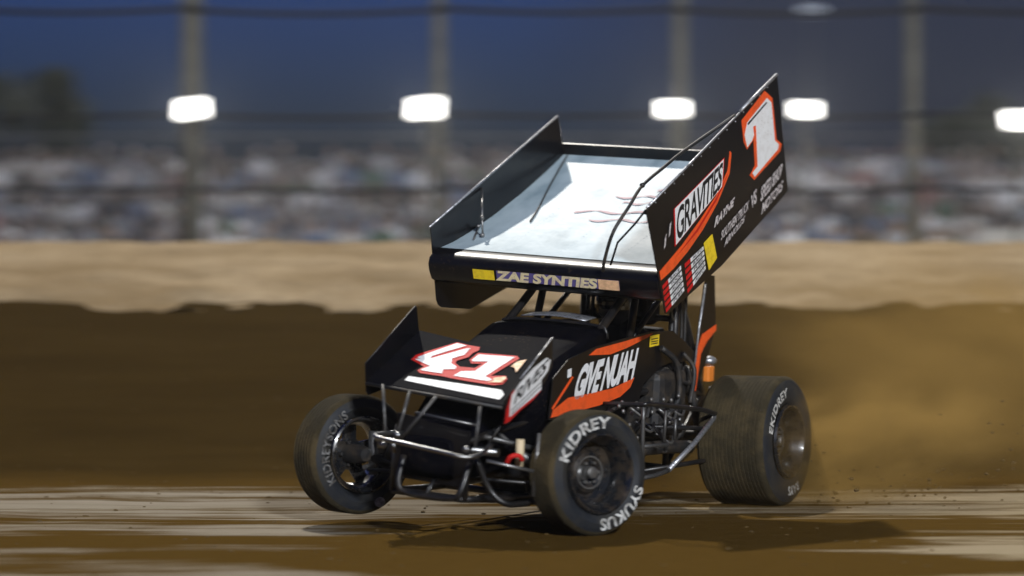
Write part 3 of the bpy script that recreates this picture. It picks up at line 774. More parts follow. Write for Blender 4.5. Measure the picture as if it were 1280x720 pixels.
# striped sponsor blocks
def stripes(corners,n,name):
    a,b,c,d=[Vector((p[0],p[1])) for p in corners]   # TL TR BR BL
    bw=bmesh.new(); br=bmesh.new()
    for i in range(n):
        t0=(i+.12)/n; t1=(i+.80)/n
        P=lambda s,t:((a*(1-s)+b*s)*(1-t)+(d*(1-s)+c*s)*t)
        dz=.35/n
        for (s0,s1,bmx) in ((.0,.34,br),(.30,1,bw)):
            q=[P(s0,t0+dz*(1-s0)),P(s1,t0+dz*(1-s1)),P(s1,t1+dz*(1-s1)),P(s0,t1+dz*(1-s0))]
            yy=Y if bmx is br else Y+.0012
            poly(bmx,[(p.x,yy,p.y) for p in q])
    link(name,bw,M['white'],wing); link(name+'_red',br,M['red'],wing)
    bt=bmesh.new()
    for i in range(n):
        P=lambda s,t:((a*(1-s)+b*s)*(1-t)+(d*(1-s)+c*s)*t)
        t0=(i+.22)/n; t1=(i+.70)/n; q=[P(.4,t1+.15/n),P(.92,t1),P(.92,t0),P(.4,t0+.15/n)]
        quad_text(bt,random.choice(['RACE','SHOP','AUTO','FUEL','TOOL']),[(p.x,Y+.0024,p.y) for p in q],offset=.03,shear=.2)
    link(name+'_text',bt,M['blackvinyl'],wing)
stripes([(-.04,-.475),(-.29,-.485),(-.29,-.655),(-.04,-.655)],5,'sponsor_block')
stripes([(-.34,-.485),(-.60,-.515),(-.59,-.665),(-.33,-.680)],5,'sponsor_block')
sheet('mount_plate',[(-.60,-.50),(-.72,-.50),(-.74,-.66),(-.62,-.68)],Y+.004,M['yellow'],wing,.004)
# leading edge stickers
lip=lambda y,z:(.012-.0,y,z)
def on_lip(u,v,y0,y1):  # u across, v up the nose curve
    y=y0+(y1-y0)*u; z=-.535+.10*v; x=.006-.02*max(0,v-.5)
    return (x,y,z)
bm=bmesh.new(); poly(bm,[on_lip(0,.12,-.44,-.30),on_lip(1,.12,-.44,-.30),on_lip(1,.72,-.44,-.30),on_lip(0,.72,-.44,-.30)]); link('lip_sticker',bm,M['yellow'],wing)
bm=bmesh.new(); poly(bm,[on_lip(0,.15,-.285,.50),on_lip(1,.15,-.285,.50),on_lip(1,.74,-.285,.50),on_lip(0,.74,-.285,.50)]); link('lip_banner',bm,M['purple'],wing)
bm=bmesh.new(); quad_text(bm,'ZAE SYNTIES',[Vector(on_lip(0,.18,-.28,.36))+Vector((.003,0,0)),Vector(on_lip(1,.18,-.28,.36))+Vector((.003,0,0)),Vector(on_lip(1,.72,-.28,.36))+Vector((.003,0,0)),Vector(on_lip(0,.72,-.28,.36))+Vector((.003,0,0))],offset=.05,shear=.15)
link('lip_lettering',bm,M['cream'],wing)
bm=bmesh.new(); poly(bm,[Vector(on_lip(0,.15,.37,.50))+Vector((.0035,0,0)),Vector(on_lip(1,.15,.37,.50))+Vector((.0035,0,0)),Vector(on_lip(1,.74,.37,.50))+Vector((.0035,0,0)),Vector(on_lip(0,.74,.37,.50))+Vector((.0035,0,0))]); link('lip_patch',bm,M['peach'],wing)
# prints on the top skin
def zt(x):
    for (x0,z0),(x1,z1) in zip(ZT,ZT[1:]):
        if x1<=x<=x0: return z0+(z1-z0)*(x-x0)/(x1-x0)
    return ZT[-1][1]
def skin_quads(bm,x0,x1,y0,y1,n=8,lift=.008):
    for i in range(n):
        a=x0+(x1-x0)*i/n; b=x0+(x1-x0)*(i+1)/n
        poly(bm,[(a,y0,zt(a)+lift),(a,y1,zt(a)+lift),(b,y1,zt(b)+lift),(b,y0,zt(b)+lift)])
bm=bmesh.new(); skin_quads(bm,-1.45,-1.70,.42,.733,3); link('skin_print_blue',bm,M['bluegrey'],wing)
bm=bmesh.new(); skin_quads(bm,-1.13,-1.44,.50,.733,3); link('skin_print_pink',bm,M['pinkprint'],wing)
for k in range(5):
    random.seed(100+k); x=-.80-.14*k+random.uniform(-.03,.03); y=random.uniform(-.35,.2); ln=random.uniform(.25,.5); bm=bmesh.new()
    top=[];bot=[]
    for q in range(13):
        yy=y+ln*q/12; w_=.011*(.25+abs(math.sin(q*.7+k))); xx=x+.02*math.sin(q*.9+k*2)-.04*q/12
        top.append((xx+w_,yy,zt(xx)+.009)); bot.append((xx-w_,yy,zt(xx)+.009))
    for q in range(12): poly(bm,[top[q],top[q+1],bot[q+1],bot[q]])
    link('skin_print_streak',bm,M['pinkprint'],wing)
random.seed(11)
bm=bmesh.new(); tube(bm,[(-1.74,-.70,zt(-1.74)+.012),(-1.3,-.60,zt(-1.3)+.012),(-.95,-.50,zt(-.95)+.012),(-.72,-.44,zt(-.72)+.012)],.006,6,smooth=4); link('skin_seam',bm,M['dull'],wing)
for yy in (-.37,.0,.37):
    bm=bmesh.new()
    for q in range(38):
        x_=-.2-.04*q; ellipsoid(bm,(x_,yy,zt(x_)+.004),(.0035,.0035,.002),6,4)
    link('skin_rivet_line',bm,M['wingtop'],wing)
# wing line, braces
bm=bmesh.new()
tube(bm,[(.02,.42,-.40),(.02,.44,-.33),(-.02,.50,-.17),(-.18,.54,-.08),(-.341,.55,-.032),(-.60,.57,-.03),(-.846,.56,-.055),(-1.1,.64,-.03),(-1.25,.735,.015)],.010,8,smooth=6)
link('wing_hose',bm,M['dull'],wing)
bm=bmesh.new(); tube(bm,[(-.02,.735,-.005),(-.10,.60,-.15),(-.05,.50,-.25),(-.02,.45,-.38)],.006,6); ellipsoid(bm,(-.34,.55,-.03),(.016,.016,.016)); ellipsoid(bm,(-.13,.66,-.09),(.014,.014,.014))
link('board_brace',bm,M['frame'],wing,gap=.03)
bm=bmesh.new(); tube(bm,[(-.72,-.735,-.30),(-.45,-.60,-.36)],.007,6); tube(bm,[(-.45,-.60,-.36),(-.42,-.60,-.47)],.007,6); tube(bm,[(-.60,-.73,-.50),(-.35,-.62,-.455)],.007,6)
for p in ((-.45,-.60,-.36),(-.42,-.60,-.46),(-.55,-.70,-.47)): ellipsoid(bm,p,(.014,.014,.014))
link('board_brace',bm,M['steel'],wing,gap=.03)

# --- front wing
def zp(x,y): return (-.07+.07*y)*max(0,min(1.05,(x+.5)/.51))
bm=bmesh.new(); g=[]; FP=[(.012,-.018),(.018,-.008),(.012,.0),(-.02,.003),(-.2,.0),(-.35,.0),(-.5,.0),(-.5,-.012),(-.35,-.022),(-.2,-.028),(-.03,-.024)]
for i in range(13):
    y=-.426+.852*i/12; g.append([bm.verts.new((x,y,z+zp(x,y))) for x,z in FP])
for i in range(12):
    for k in range(len(FP)): k2=(k+1)%len(FP); bm.faces.new((g[i][k],g[i][k2],g[i+1][k2],g[i+1][k]))
bm.faces.new(g[0]); bm.faces.new(g[-1])
fw=link('front_wing',bm,M['satin'],car,Fm,smooth=True,auto=40)
fw['label']='small black nose wing carrying the number forty one'
FL=[(.01,-.015),(-.47,.145),(-.482,.140),(-.480,-.015),(-.40,-.075),(-.03,-.160),(.006,-.158)]
bm=bmesh.new(); prism(bm,FL,.428,.432); link('side_board',bm,M['paint'],fw,bevel=.001)
FRB=[(.02,.0),(-.47,.150),(-.485,.145),(-.50,.0),(-.46,-.16),(-.30,-.235),(.0,-.19),(.02,-.16)]
bm=bmesh.new(); prism(bm,FRB,-.432,-.428); link('side_board',bm,M['paint'],fw,bevel=.001)
bm=bmesh.new(); tube(bm,[(.022,-.426,zp(.01,-.426)-.012),(.022,.426,zp(.01,.426)-.012)],.010,10); link('leading_tube',bm,M['dull'],fw)
bm=bmesh.new(); tube(bm,[(.02,-.431,.002),(-.475,-.431,.152)],.0035,6); link('edge_trim',bm,M['frame'],fw)
bm=bmesh.new(); tube(bm,[(-.15,.433,.045),(-.48,.433,.153)],.0035,6); link('edge_trim',bm,M['silver'],fw)
def plate_print(name,pts,mat,lift):
    bm=bmesh.new(); poly(bm,[(x,y,0) for x,y in pts]); bmesh.ops.triangulate(bm,faces=bm.faces,ngon_method='EAR_CLIP')
    bmesh.ops.subdivide_edges(bm,edges=bm.edges,cuts=2,use_grid_fill=True)
    for v in bm.verts: v.co.z=zp(v.co.x,v.co.y)+lift
    return link(name,bm,M[mat],fw)
def shrink(pts,d):
    n_=len(pts); ar=sum(pts[i][0]*pts[(i+1)%n_][1]-pts[(i+1)%n_][0]*pts[i][1] for i in range(n_)); sg=1 if ar>0 else -1; out=[]
    for i in range(n_):
        a=Vector(pts[i-1]); b=Vector(pts[i]); c=Vector(pts[(i+1)%n_])
        n1=Vector((-(b-a).y,(b-a).x)).normalized()*sg; n2=Vector((-(c-b).y,(c-b).x)).normalized()*sg
        m_=(n1+n2); m_=m_.normalized() if m_.length>.2 else n1
        p=b+m_*d*.8; out.append((p.x,p.y))
    return out
plate_print('leading_glare_strip',[(-0.042, -0.22), (-0.084, -0.223), (-0.119, 0.334), (-0.079, 0.375), (-0.025, 0.379), (-0.028, 0.26)],'white',.006)  # white strip paints in the bright reflection along the leading edge
plate_print('number_outline',[(-0.233, -0.304), (-0.28, -0.304), (-0.467, -0.159), (-0.465, -0.081), (-0.472, -0.017), (-0.44, -0.004), (-0.406, -0.02), (-0.36, -0.019), (-0.305, -0.06), (-0.281, -0.053), (-0.257, -0.009), (-0.274, 0.073), (-0.327, 0.09), (-0.307, 0.032), (-0.337, 0.001), (-0.416, 0.005), (-0.471, 0.219), (-0.45, 0.244), (-0.231, 0.199), (-0.261, 0.272), (-0.233, 0.301), (-0.176, 0.307), (-0.15, 0.266), (-0.141, 0.106), (-0.139, 0.007), (-0.141, -0.044), (-0.131, -0.181), (-0.15, -0.211), (-0.194, -0.197)],'red',.005)
plate_print('number_four',shrink([(-0.237, -0.293), (-0.289, -0.199), (-0.435, -0.079), (-0.446, -0.052), (-0.365, -0.043), (-0.311, -0.085), (-0.273, -0.065), (-0.253, -0.019), (-0.219, -0.01), (-0.196, -0.071), (-0.157, -0.054), (-0.145, -0.182), (-0.155, -0.205), (-0.188, -0.185), (-0.203, -0.173)],.010),'white',.008)
plate_print('number_four_bar',[(-0.259, -0.282), (-0.455, -0.151), (-0.453, -0.09), (-0.301, -0.207), (-0.266, -0.214), (-0.252, -0.26)],'white',.008)
plate_print('number_one',shrink([(-0.405, 0.016), (-0.457, 0.223), (-0.217, 0.183), (-0.212, 0.211), (-0.192, 0.24), (-0.167, 0.215), (-0.159, 0.095), (-0.156, 0.005), (-0.219, 0.019), (-0.249, 0.088), (-0.349, 0.105), (-0.318, 0.029), (-0.334, 0.01)],.010),'white',.008)
plate_print('number_tail',[(-0.209, 0.23), (-0.248, 0.28), (-0.23, 0.295), (-0.183, 0.295), (-0.158, 0.22), (-0.187, 0.247)],'peach',.010)
plate_print('wing_sticker',[(-0.414, 0.253), (-0.454, 0.287), (-0.309, 0.309), (-0.35, 0.275), (-0.355, 0.248)],'peach',.008)
# prints on the near side board
def board_poly(name,pts,mat,y):
    bm=bmesh.new(); poly(bm,[(x,y,z) for x,z in pts]); return link(name,bm,M[mat],fw)
board_poly('board_print_ground',[(.014,-.146),(-.008,-.068),(-.06,-.0),(-.09,.012),(-.06,-.06),(-.30,-.10),(-.361,-.104),(-.275,-.128),(-.14,-.134),(-.032,-.152)],'red',.4335)
board_poly('board_print',[(-0.041, -0.055), (-0.062, -0.01), (-0.143, 0.026), (-0.278, 0.056), (-0.415, 0.063), (-0.457, 0.032), (-0.428, -0.019), (-0.359, -0.045), (-0.358, -0.099), (-0.276, -0.112), (-0.14, -0.118), (-0.033, -0.128)],'white',.4348)
bm=bmesh.new(); quad_text(bm,'RIVES',[(-.075,.436,-.072),(-.40,.436,-.012),(-.44,.436,.052),(-.10,.436,-.006)],shear=.2,offset=.02,space=.9)
link('board_lettering',bm,M['blackvinyl'],fw)
for k in range(2):
    bm=bmesh.new(); poly(bm,[(-.05,.4362,-.112+.020*k),(-.35,.4362,-.075+.022*k),(-.35,.4362,-.080+.022*k),(-.05,.4362,-.119+.020*k)]); link('board_line',bm,M['blackvinyl'],fw)
bm=bmesh.new()
for a,b in (((2.60,-.28,.86),(2.68,-.20,.615)),((2.60,-.11,.84),(2.68,-.13,.61)),((2.62,.065,.83),(2.68,-.10,.60)),((2.60,.32,.80),(2.66,.335,.60))):
    tube(bm,[a,b],.0085,8)
part('wing_strut',bm,M['darksteel'])
bm=bmesh.new(); tube(bm,[(2.50,.30,.56),(2.30,.37,.83)],.008); part('wing_strut',bm,M['frame'])
bm=bmesh.new(); tube(bm,[(2.52,-.12,.72),(2.52,.25,.69)],.007); part('nose_rod',bm,M['steel'])

# ------------------------------------------------------------------ the driver
def skin_body(name,verts,edges,rad,mat,parent,M4,root=0,sub=1):
    me=bpy.data.meshes.new(name); me.from_pydata([Vector(v) for v in verts],edges,[]); me.materials.append(mat)
    o=bpy.data.objects.new(name,me); COL.objects.link(o)
    o.modifiers.new('k','SKIN')
    for i,r_ in enumerate(rad):
        sv=me.skin_vertices[0].data[i]; sv.radius=(r_,r_) if not isinstance(r_,tuple) else r_; sv.use_root=(i==root)
    s_=o.modifiers.new('s','SUBSURF'); s_.levels=sub; s_.render_levels=sub
    dg=bpy.context.evaluated_depsgraph_get(); dg.update()
    m2=bpy.data.meshes.new_from_object(o.evaluated_get(dg)); bpy.data.objects.remove(o)
    m2.name=name
    if not m2.materials: m2.materials.append(mat)
    m2.polygons.foreach_set('use_smooth',[True]*len(m2.polygons))
    o=bpy.data.objects.new(name,m2); COL.objects.link(o)
    if parent: o.parent=parent
    o.matrix_local=M4; return o
V=[(.42,0,.56),(.36,0,.72),(.34,0,.90),(.37,0,1.02),(.41,0,1.10),(.45,0,1.19)]; E_=[(0,1),(1,2),(2,3),(3,4),(4,5)]; RD=[.13,.13,.15,.11,.06,.085]
for s in (1,-1):
    b=len(V); V+=[(.38,.17*s,1.0),(.56,.23*s,.84),(.82,.17*s,.92),(.93,.14*s,.98)]; E_+=[(3,b),(b,b+1),(b+1,b+2),(b+2,b+3)]; RD+=[.07,.05,.038,.03]
    # fingers curl round the steering wheel
    h=b+3
    for k,(dy,ln) in enumerate(((.03,.045),(.01,.05),(-.01,.047),(-.03,.04))):
        c=len(V); V+=[(.975,.14*s+dy*.8,1.02+.006*k),(.975+ln*.5,.14*s+dy,1.045),(.985,.14*s+dy,1.06)]; E_+=[(h,c),(c,c+1),(c+1,c+2)]; RD+=[.011,.010,.009]
    c=len(V); V+=[(.95,.10*s,1.0),(.985,.085*s,1.015)]; E_+=[(h,c),(c,c+1)]; RD+=[.012,.011]
    b=len(V); V+=[(.50,.10*s,.54),(.95,.13*s,.66),(1.28,.11*s,.46),(1.38,.11*s,.50)]; E_+=[(0,b),(b,b+1),(b+1,b+2),(b+2,b+3)]; RD+=[.10,.07,.05,.045]
drv=skin_body('person',V,E_,RD,M['fabric'],None,A@Cm)
setp(drv,'driver in dark helmet and black suit gripping the steering wheel inside the race car','person')
bm=bmesh.new(); ellipsoid(bm,(.49,0,1.235),(.148,.122,.142),20,14)
for v in bm.verts:
    if v.co.x>.58 and v.co.z<1.20: v.co.x+=.02
link('helmet',bm,M['helmet'],drv,smooth=True)
bm=bmesh.new(); 
for i in range(12):
    for j in range(3):
        def P(a,z): 
            a=R(-62+124*a/12); return Vector((.49+.153*math.cos(a)*math.sqrt(max(.1,1-((z-1.235)/.16)**2)),.127*math.sin(a),z))
        poly(bm,[P(i,1.20+.022*j),P(i+1,1.20+.022*j),P(i+1,1.222+.022*j),P(i,1.222+.022*j)])
link('visor',bm,M['visor'],drv,smooth=True)

bm=bmesh.new()
for k in range(14):
    a0=PI*(.12+.76*k/14); a1=PI*(.12+.76*(k+1)/14)
    f=lambda a,y:(.49+.151*math.cos(a),y,1.235+.145*math.sin(a))
    poly(bm,[f(a0,-.03),f(a0,.03),f(a1,.03),f(a1,-.03)])
link('helmet_stripe',bm,M['white'],drv)

# ------------------------------------------------------------------ catch fence
fence=empty('catch_fence',Matrix.Translation((0,35,.8)))
setp(fence,'tall catch fence of grey posts and long dark cables behind the dirt bank','fence')
def fx(u,Yd): return (u-640)/3004*Yd
posts=[(-62,.2),(240,.31),(549,.19),(850,.20),(1141,.21),(1440,.2)]
for u,wd in posts:
    bm=bmesh.new(); x=fx(u,35); tube(bm,[(x,0,-.05),(x,0,8.4)],[wd/2*1.03,wd/2*.97],seg=20)
    for zz in (1.95,3.05,4.6): tube(bm,[(x,0,zz-.03),(x,0,zz+.03)],wd/2*1.12,seg=20)
    link('post',bm,M['pole'],fence)
for i in range(len(posts)-1):
    for z0,r_ in ((1.95,.038),(3.02,.034),(4.55,.040)):
        bm=bmesh.new(); a=fx(posts[i][0],35); b=fx(posts[i+1][0],35); sag=.06 if z0>4 else .03
        z0r=z0-(.02 if i%2 else 0)
        tube(bm,[(a+(b-a)*k/10,-.17,z0r-sag*math.sin(PI*k/10)) for k in range(11)],r_,6); link('cable',bm,M['cable'],fence)
# ------------------------------------------------------------------ floodlights
def tower(u,v,Yd,w,h,lab,lens='lens',tilt=0):
    x=fx(u,Yd); z=CAMH+(360-v)/3004*Yd; zg=.79
    t=empty('light_tower',Matrix.Translation((x,Yd,zg))); hz=z-zg
    setp(t,lab,'floodlight','floodlights round the track')
    bm=bmesh.new(); tube(bm,[(0,.10,0),(0,.10,hz+.1)],[.035,.03],seg=14); tube(bm,[(-w*.55,.13,hz-h*.58),(w*.55,.13,hz-h*.58)],.02,8); link('pole',bm,M['pole'],t)
    nx=3; nz=2; rr=min(w/nx,h/nz)*.5
    for i in range(nx):
        for j in range(nz):
            cx=-w/2+w*(i+.5)/nx+random.uniform(-.01,.01); cz=hz-h/2+h*(j+.5)/nz+tilt*cx*2+random.uniform(-.008,.008)
            hx=w/nx*.5; hz2=h/nz*.5
            bm=bmesh.new(); box(bm,(-hx*.98,-.02,-hz2*.98),(hx*.98,.05,hz2*.98)); box(bm,(-hx*.5,.045,-hz2*.5),(hx*.5,.09,hz2*.5))
            hd=link('lamp_head',bm,M['lamphouse'],t,Matrix.Translation((cx,0,cz)),bevel=.008)
            bm=bmesh.new(); box(bm,(-hx*.93,-.032,-hz2*.93),(hx*.93,-.023,hz2*.93)); link('lens',bm,M[lens],hd,bevel=.004)
    if lens=='lens':
        la=bpy.data.lights.new('flood','SPOT'); la.spot_size=R(150); la.spot_blend=.6; la.energy=LAMPW; la.color=(1,.96,.88); la.shadow_soft_size=.12
        lo=bpy.data.objects.new('flood',la); COL.objects.link(lo); lo.parent=t; lo.location=(0,-.08,hz); lo.rotation_euler=(R(-66),0,0)
    return t
LAMPW=600; HAZE=.0007
tower(240,136,34,.46,.27,'leftmost bright floodlight in front of the thick fence post',tilt=.06)
tower(532,135,34,.48,.29,'bright floodlight second from the left beside a fence post',tilt=.04)
tower(841,136,34,.41,.215,'bright floodlight just left of the raised wing board')
tower(1006,137,34,.41,.21,'bright floodlight just right of the raised wing board')
tower(1273,150,34,.44,.25,'bright floodlight cut by the right edge of the picture')
tower(1015,14,95,.9,.30,'small dim lamp high above the top fence cable','lensdim')

# ------------------------------------------------------------------ grandstand and crowd
gs=empty('grandstand',Matrix.Translation((0,46,.79))); setp(gs,'long low metal grandstand packed with spectators','grandstand')
NR=9
bm=bmesh.new()
for i in range(NR):
    box(bm,(-16,i*.85,0 if i==0 else i*.28-.05),(16,i*.85+.83,.12+i*.28))
link('deck',bm,M['alu'],gs)
bm=bmesh.new()
for i in range(NR): box(bm,(-16,i*.85+.42,.50+i*.28),(16,i*.85+.70,.54+i*.28))
link('bench',bm,M['alu'],gs)
bm=bmesh.new()
for k in range(17): tube(bm,[(-16+2*k,NR*.85+.05,0),(-16+2*k,NR*.85+.05,3.3)],.04,8)
for z in (3.9,3.3): tube(bm,[(-16,NR*.85+.05,z),(16,NR*.85+.05,z)],.02,8)
link('back_rail',bm,M['alu'],gs)
bm=bmesh.new(); box(bm,(-16,NR*.85+.12,.0),(-3.2,NR*.85+.17,3.1)); link('wind_screen',bm,M['wallpaint'],gs)
shirts=[(.60,.60,.62),(.30,.31,.34),(.05,.055,.07),(.15,.15,.15),(.10,.16,.28),(.26,.21,.18),(.34,.11,.09),(.08,.16,.09),(.40,.38,.34),(.22,.25,.30),(.10,.09,.075),(.7,.7,.7)]
SM=[pbr('shirt_cloth_%d'%i,tuple(min(.8,(.55*q+.45*sum(c)/3)*1.4) for q in c),.85) for i,c in enumerate(shirts)]
def seated(bm,x,y,z,si,pi_,hi,fac=0):
    Mx=Matrix.Translation((x,y,z))@Matrix.Rotation(random.uniform(-.35,.35),4,'Z')@Matrix.Scale(random.uniform(.9,1.08),4)
    ellipsoid(bm,(0,.0,.30),(.21,.13,.33),8,6,si,Mx)           # torso
    ellipsoid(bm,(0,-.02,.72),(.085,.10,.125),8,6,12,Mx)        # head
    ellipsoid(bm,(0,.02,.775),(.095,.112,.085),8,5,hi,Mx)       # hair or cap
    ellipsoid(bm,(0,-.01,.585),(.05,.05,.06),6,4,12,Mx)
    for s in (-1,1):
        ellipsoid(bm,(.24*s,-.06,.33),(.06,.08,.20),6,5,si,Mx)
        ellipsoid(bm,(.14*s,-.28,.20),(.05,.16,.045),6,5,12,Mx)
        ellipsoid(bm,(.11*s,-.22,.03),(.085,.27,.085),6,5,pi_,Mx)
        ellipsoid(bm,(.11*s,-.44,-.22),(.06,.065,.26),6,5,pi_,Mx)
bm=bmesh.new()
for i in range(NR):
    x=-15.5
    while x<15.5:
        x+=random.uniform(.46,.62)
        if random.random()<.12: continue
        si=random.choices(range(12),[5,6,9,7,4,4,2,2,5,5,6,3])[0]
        seated(bm,x,46+i*.85+.52,.79+.56+i*.28,si,random.choice((2,3,4,9,10)),random.choice((10,2,3,0,8,5,4,11)))
cr=link('crowd',bm,SM+[M['skin']]); setp(cr,'dense crowd of seated spectators filling the grandstand','crowd',kind='stuff')

# individual spectators standing along the fence
def stander_mesh():
    V=[(0,0,.95),(0,0,1.12),(0,0,1.32),(0,0,1.46),(0,-.01,1.54),(0,-.02,1.66),(0,-.01,1.74)]; E_=[(i,i+1) for i in range(6)]; RD=[(.15,.11),(.14,.10),(.17,.11),(.10,.08),.05,.09,.075]
    for s in (1,-1):
        b=len(V); V+=[(.19*s,0,1.42),(.25*s,.01,1.14),(.23*s,-.10,.93),(.22*s,-.14,.85)]; E_+=[(3,b),(b,b+1),(b+1,b+2),(b+2,b+3)]; RD+=[.065,.048,.036,.035]
        b=len(V); V+=[(.10*s,0,.86),(.12*s,-.01,.48),(.13*s,.02,.08),(.14*s,-.12,.03)]; E_+=[(0,b),(b,b+1),(b+1,b+2),(b+2,b+3)]; RD+=[.09,.06,.045,.04]
    o=skin_body('person',V,E_,RD,M['skin'],None,Matrix())
    return o
base=stander_mesh(); bmesh_src=base.data
people=[(15,303,'white','white',0,11),(62,290,'pale grey','grey',0,1),(300,292,'light grey','khaki',0,0),(395,282,'blue','blue denim',4,3),(435,287,'cream','dark',8,10),(478,280,'dark green','dark',7,2),(60,286,'pale','',0,0),
 (990,284,'white','',11,8),(1046,286,'blue','',4,9),(1122,283,'light blue','',9,4),(1175,292,'white','',11,1),(140,288,'dark navy','',2,3),(225,286,'brown','',5,10),(335,287,'charcoal','',3,2),(515,288,'tan','',8,5),(1080,288,'dark','',10,2),(1222,288,'grey','',1,8)]
hats={0:'white cap',1:'grey cap',3:'dark cap',10:'dark hair',2:'black cap',8:'straw hat',9:'blue cap',4:'blue cap',5:'brown hair',11:'white cap'}
where={15:'near the left end of the fence',300:'right of the first fence post',395:'a step left of the second fence post',435:'left of the second fence post',478:'close to the second fence post',990:'just right of the race car wing',1046:'between wing and last fence post',1122:'just left of the last fence post',1175:'just right of the last fence post',140:'midway between left edge and first fence post',225:'beside the first fence post',335:'far right of the first fence post',515:'almost behind the second fence post',1080:'well left of the last fence post',1222:'near the right end of the fence'}
used=set(); first=True
for u,v,colr,_,si,hi in people:
    if u not in where or u in used: continue
    used.add(u)
    Yd=38.5+random.uniform(-.6,.6); x=fx(u,Yd)
    me=bmesh_src.copy(); me.materials.clear()
    for mm in (M['skin'],SM[si],SM[random.choice((2,3,4,10))]): me.materials.append(mm)
    for p in me.polygons:
        z=p.center.z; ax_=abs(p.center.x)
        p.material_index= 2 if z<.95 and ax_<.2 else (1 if (z<1.50 and not (z<1.12 and ax_>.19)) else 0)
    o=bpy.data.objects.new('person',me); COL.objects.link(o)
    htop=CAMH+(360-(v-14))/3004*Yd
    sc=random.uniform(.95,1.05); o.location=(x,Yd,.79); o.rotation_euler=(0,0,random.uniform(-.5,.5)); 
    sc=(htop-.79)/1.80; o.scale=(sc,sc,sc)
    setp(o,'spectator in %s shirt and %s %s'%(colr,hats[hi],where[u]),'person','spectators standing behind the dirt bank')
    bm=bmesh.new(); ellipsoid(bm,(0,0,1.735),(.105,.12,.085),10,7); ellipsoid(bm,(0,-.11,1.72),(.07,.08,.012),8,4); link('hat',bm,SM[hi],o)
bpy.data.objects.remove(base)
# low white barrier at the right end
bm=bmesh.new(); box(bm,(0,0,0),(5,.25,1.33)); box(bm,(0,-.04,1.33),(5,.29,1.40)); wl=link('barrier_wall',bm,M['wallpaint'],None,Matrix.Translation((fx(1222,36.4),36.4,.79)),bevel=.01)
setp(wl,'low white barrier wall behind the bank at the right edge','wall')

# ------------------------------------------------------------------ trees
def tree(x,y,h,w,lab,n=1500):
    t=empty('tree',Matrix.Translation((x,y,.79))); setp(t,lab,'tree','trees behind the grandstand')
    bm=bmesh.new(); tube(bm,[(0,0,0),(.1,0,h*.3),(-.05,.1,h*.55),(0,0,h*.8)],[.30,.22,.14,.05],10,smooth=3) if False else tube(bm,[(0,0,0),(.1,0,h*.3),(-.05,.1,h*.55),(0,0,h*.8)],[.30,.22,.14,.05],10)
    for k in range(7):
        a=random.uniform(0,6.28); z0=h*random.uniform(.3,.6); l=w*random.uniform(.25,.42)
        tube(bm,[(0,0,z0),(l*.5*math.cos(a),l*.5*math.sin(a),z0+h*.10),(l*math.cos(a),l*math.sin(a),z0+h*.22)],[.09,.06,.03],6)
    link('trunk',bm,M['trunk'],t,smooth=True)
    bm=bmesh.new(); cl=[]
    for k in range(26):
        a=random.uniform(0,6.28); rr=w*.5*math.sqrt(random.random()); z=h*random.uniform(.35,.95)
        fall=math.sqrt(max(.12,1-((z/h-.6)/.42)**2)); cl.append(Vector((rr*math.cos(a)*fall,rr*math.sin(a)*fall,z)))
    for c in cl:
        R_=random.uniform(.5,1.0)*w*.16
        for q in range(n//26):
            d=Vector((random.gauss(0,1),random.gauss(0,1),random.gauss(0,.8))).normalized()*R_*random.random()**.4
            p=c+d; s_=random.uniform(.16,.30)
            e1=Vector((random.gauss(0,1),random.gauss(0,1),random.gauss(0,1))).normalized(); e2=e1.orthogonal().normalized()
            poly(bm,[p-e1*s_,p-e2*s_*.6,p+e1*s_,p+e2*s_*.6])
    link('crown',bm,M['leaf'],t)
tree(-18.6,88,8.6,7.0,'round dark tree at the far left behind the grandstand',2600)
tree(-23.5,92,7.6,6.0,'dark tree partly outside the left edge')
tree(15.8,86,6.8,5.6,'bushy dark green tree right of the last fence post',2600)
tree(19.3,90,7.9,6.5,'tallest dark tree at the right edge behind the grandstand',2600)
tree(11.0,92,5.9,4.6,'low dark tree left of the last fence post')

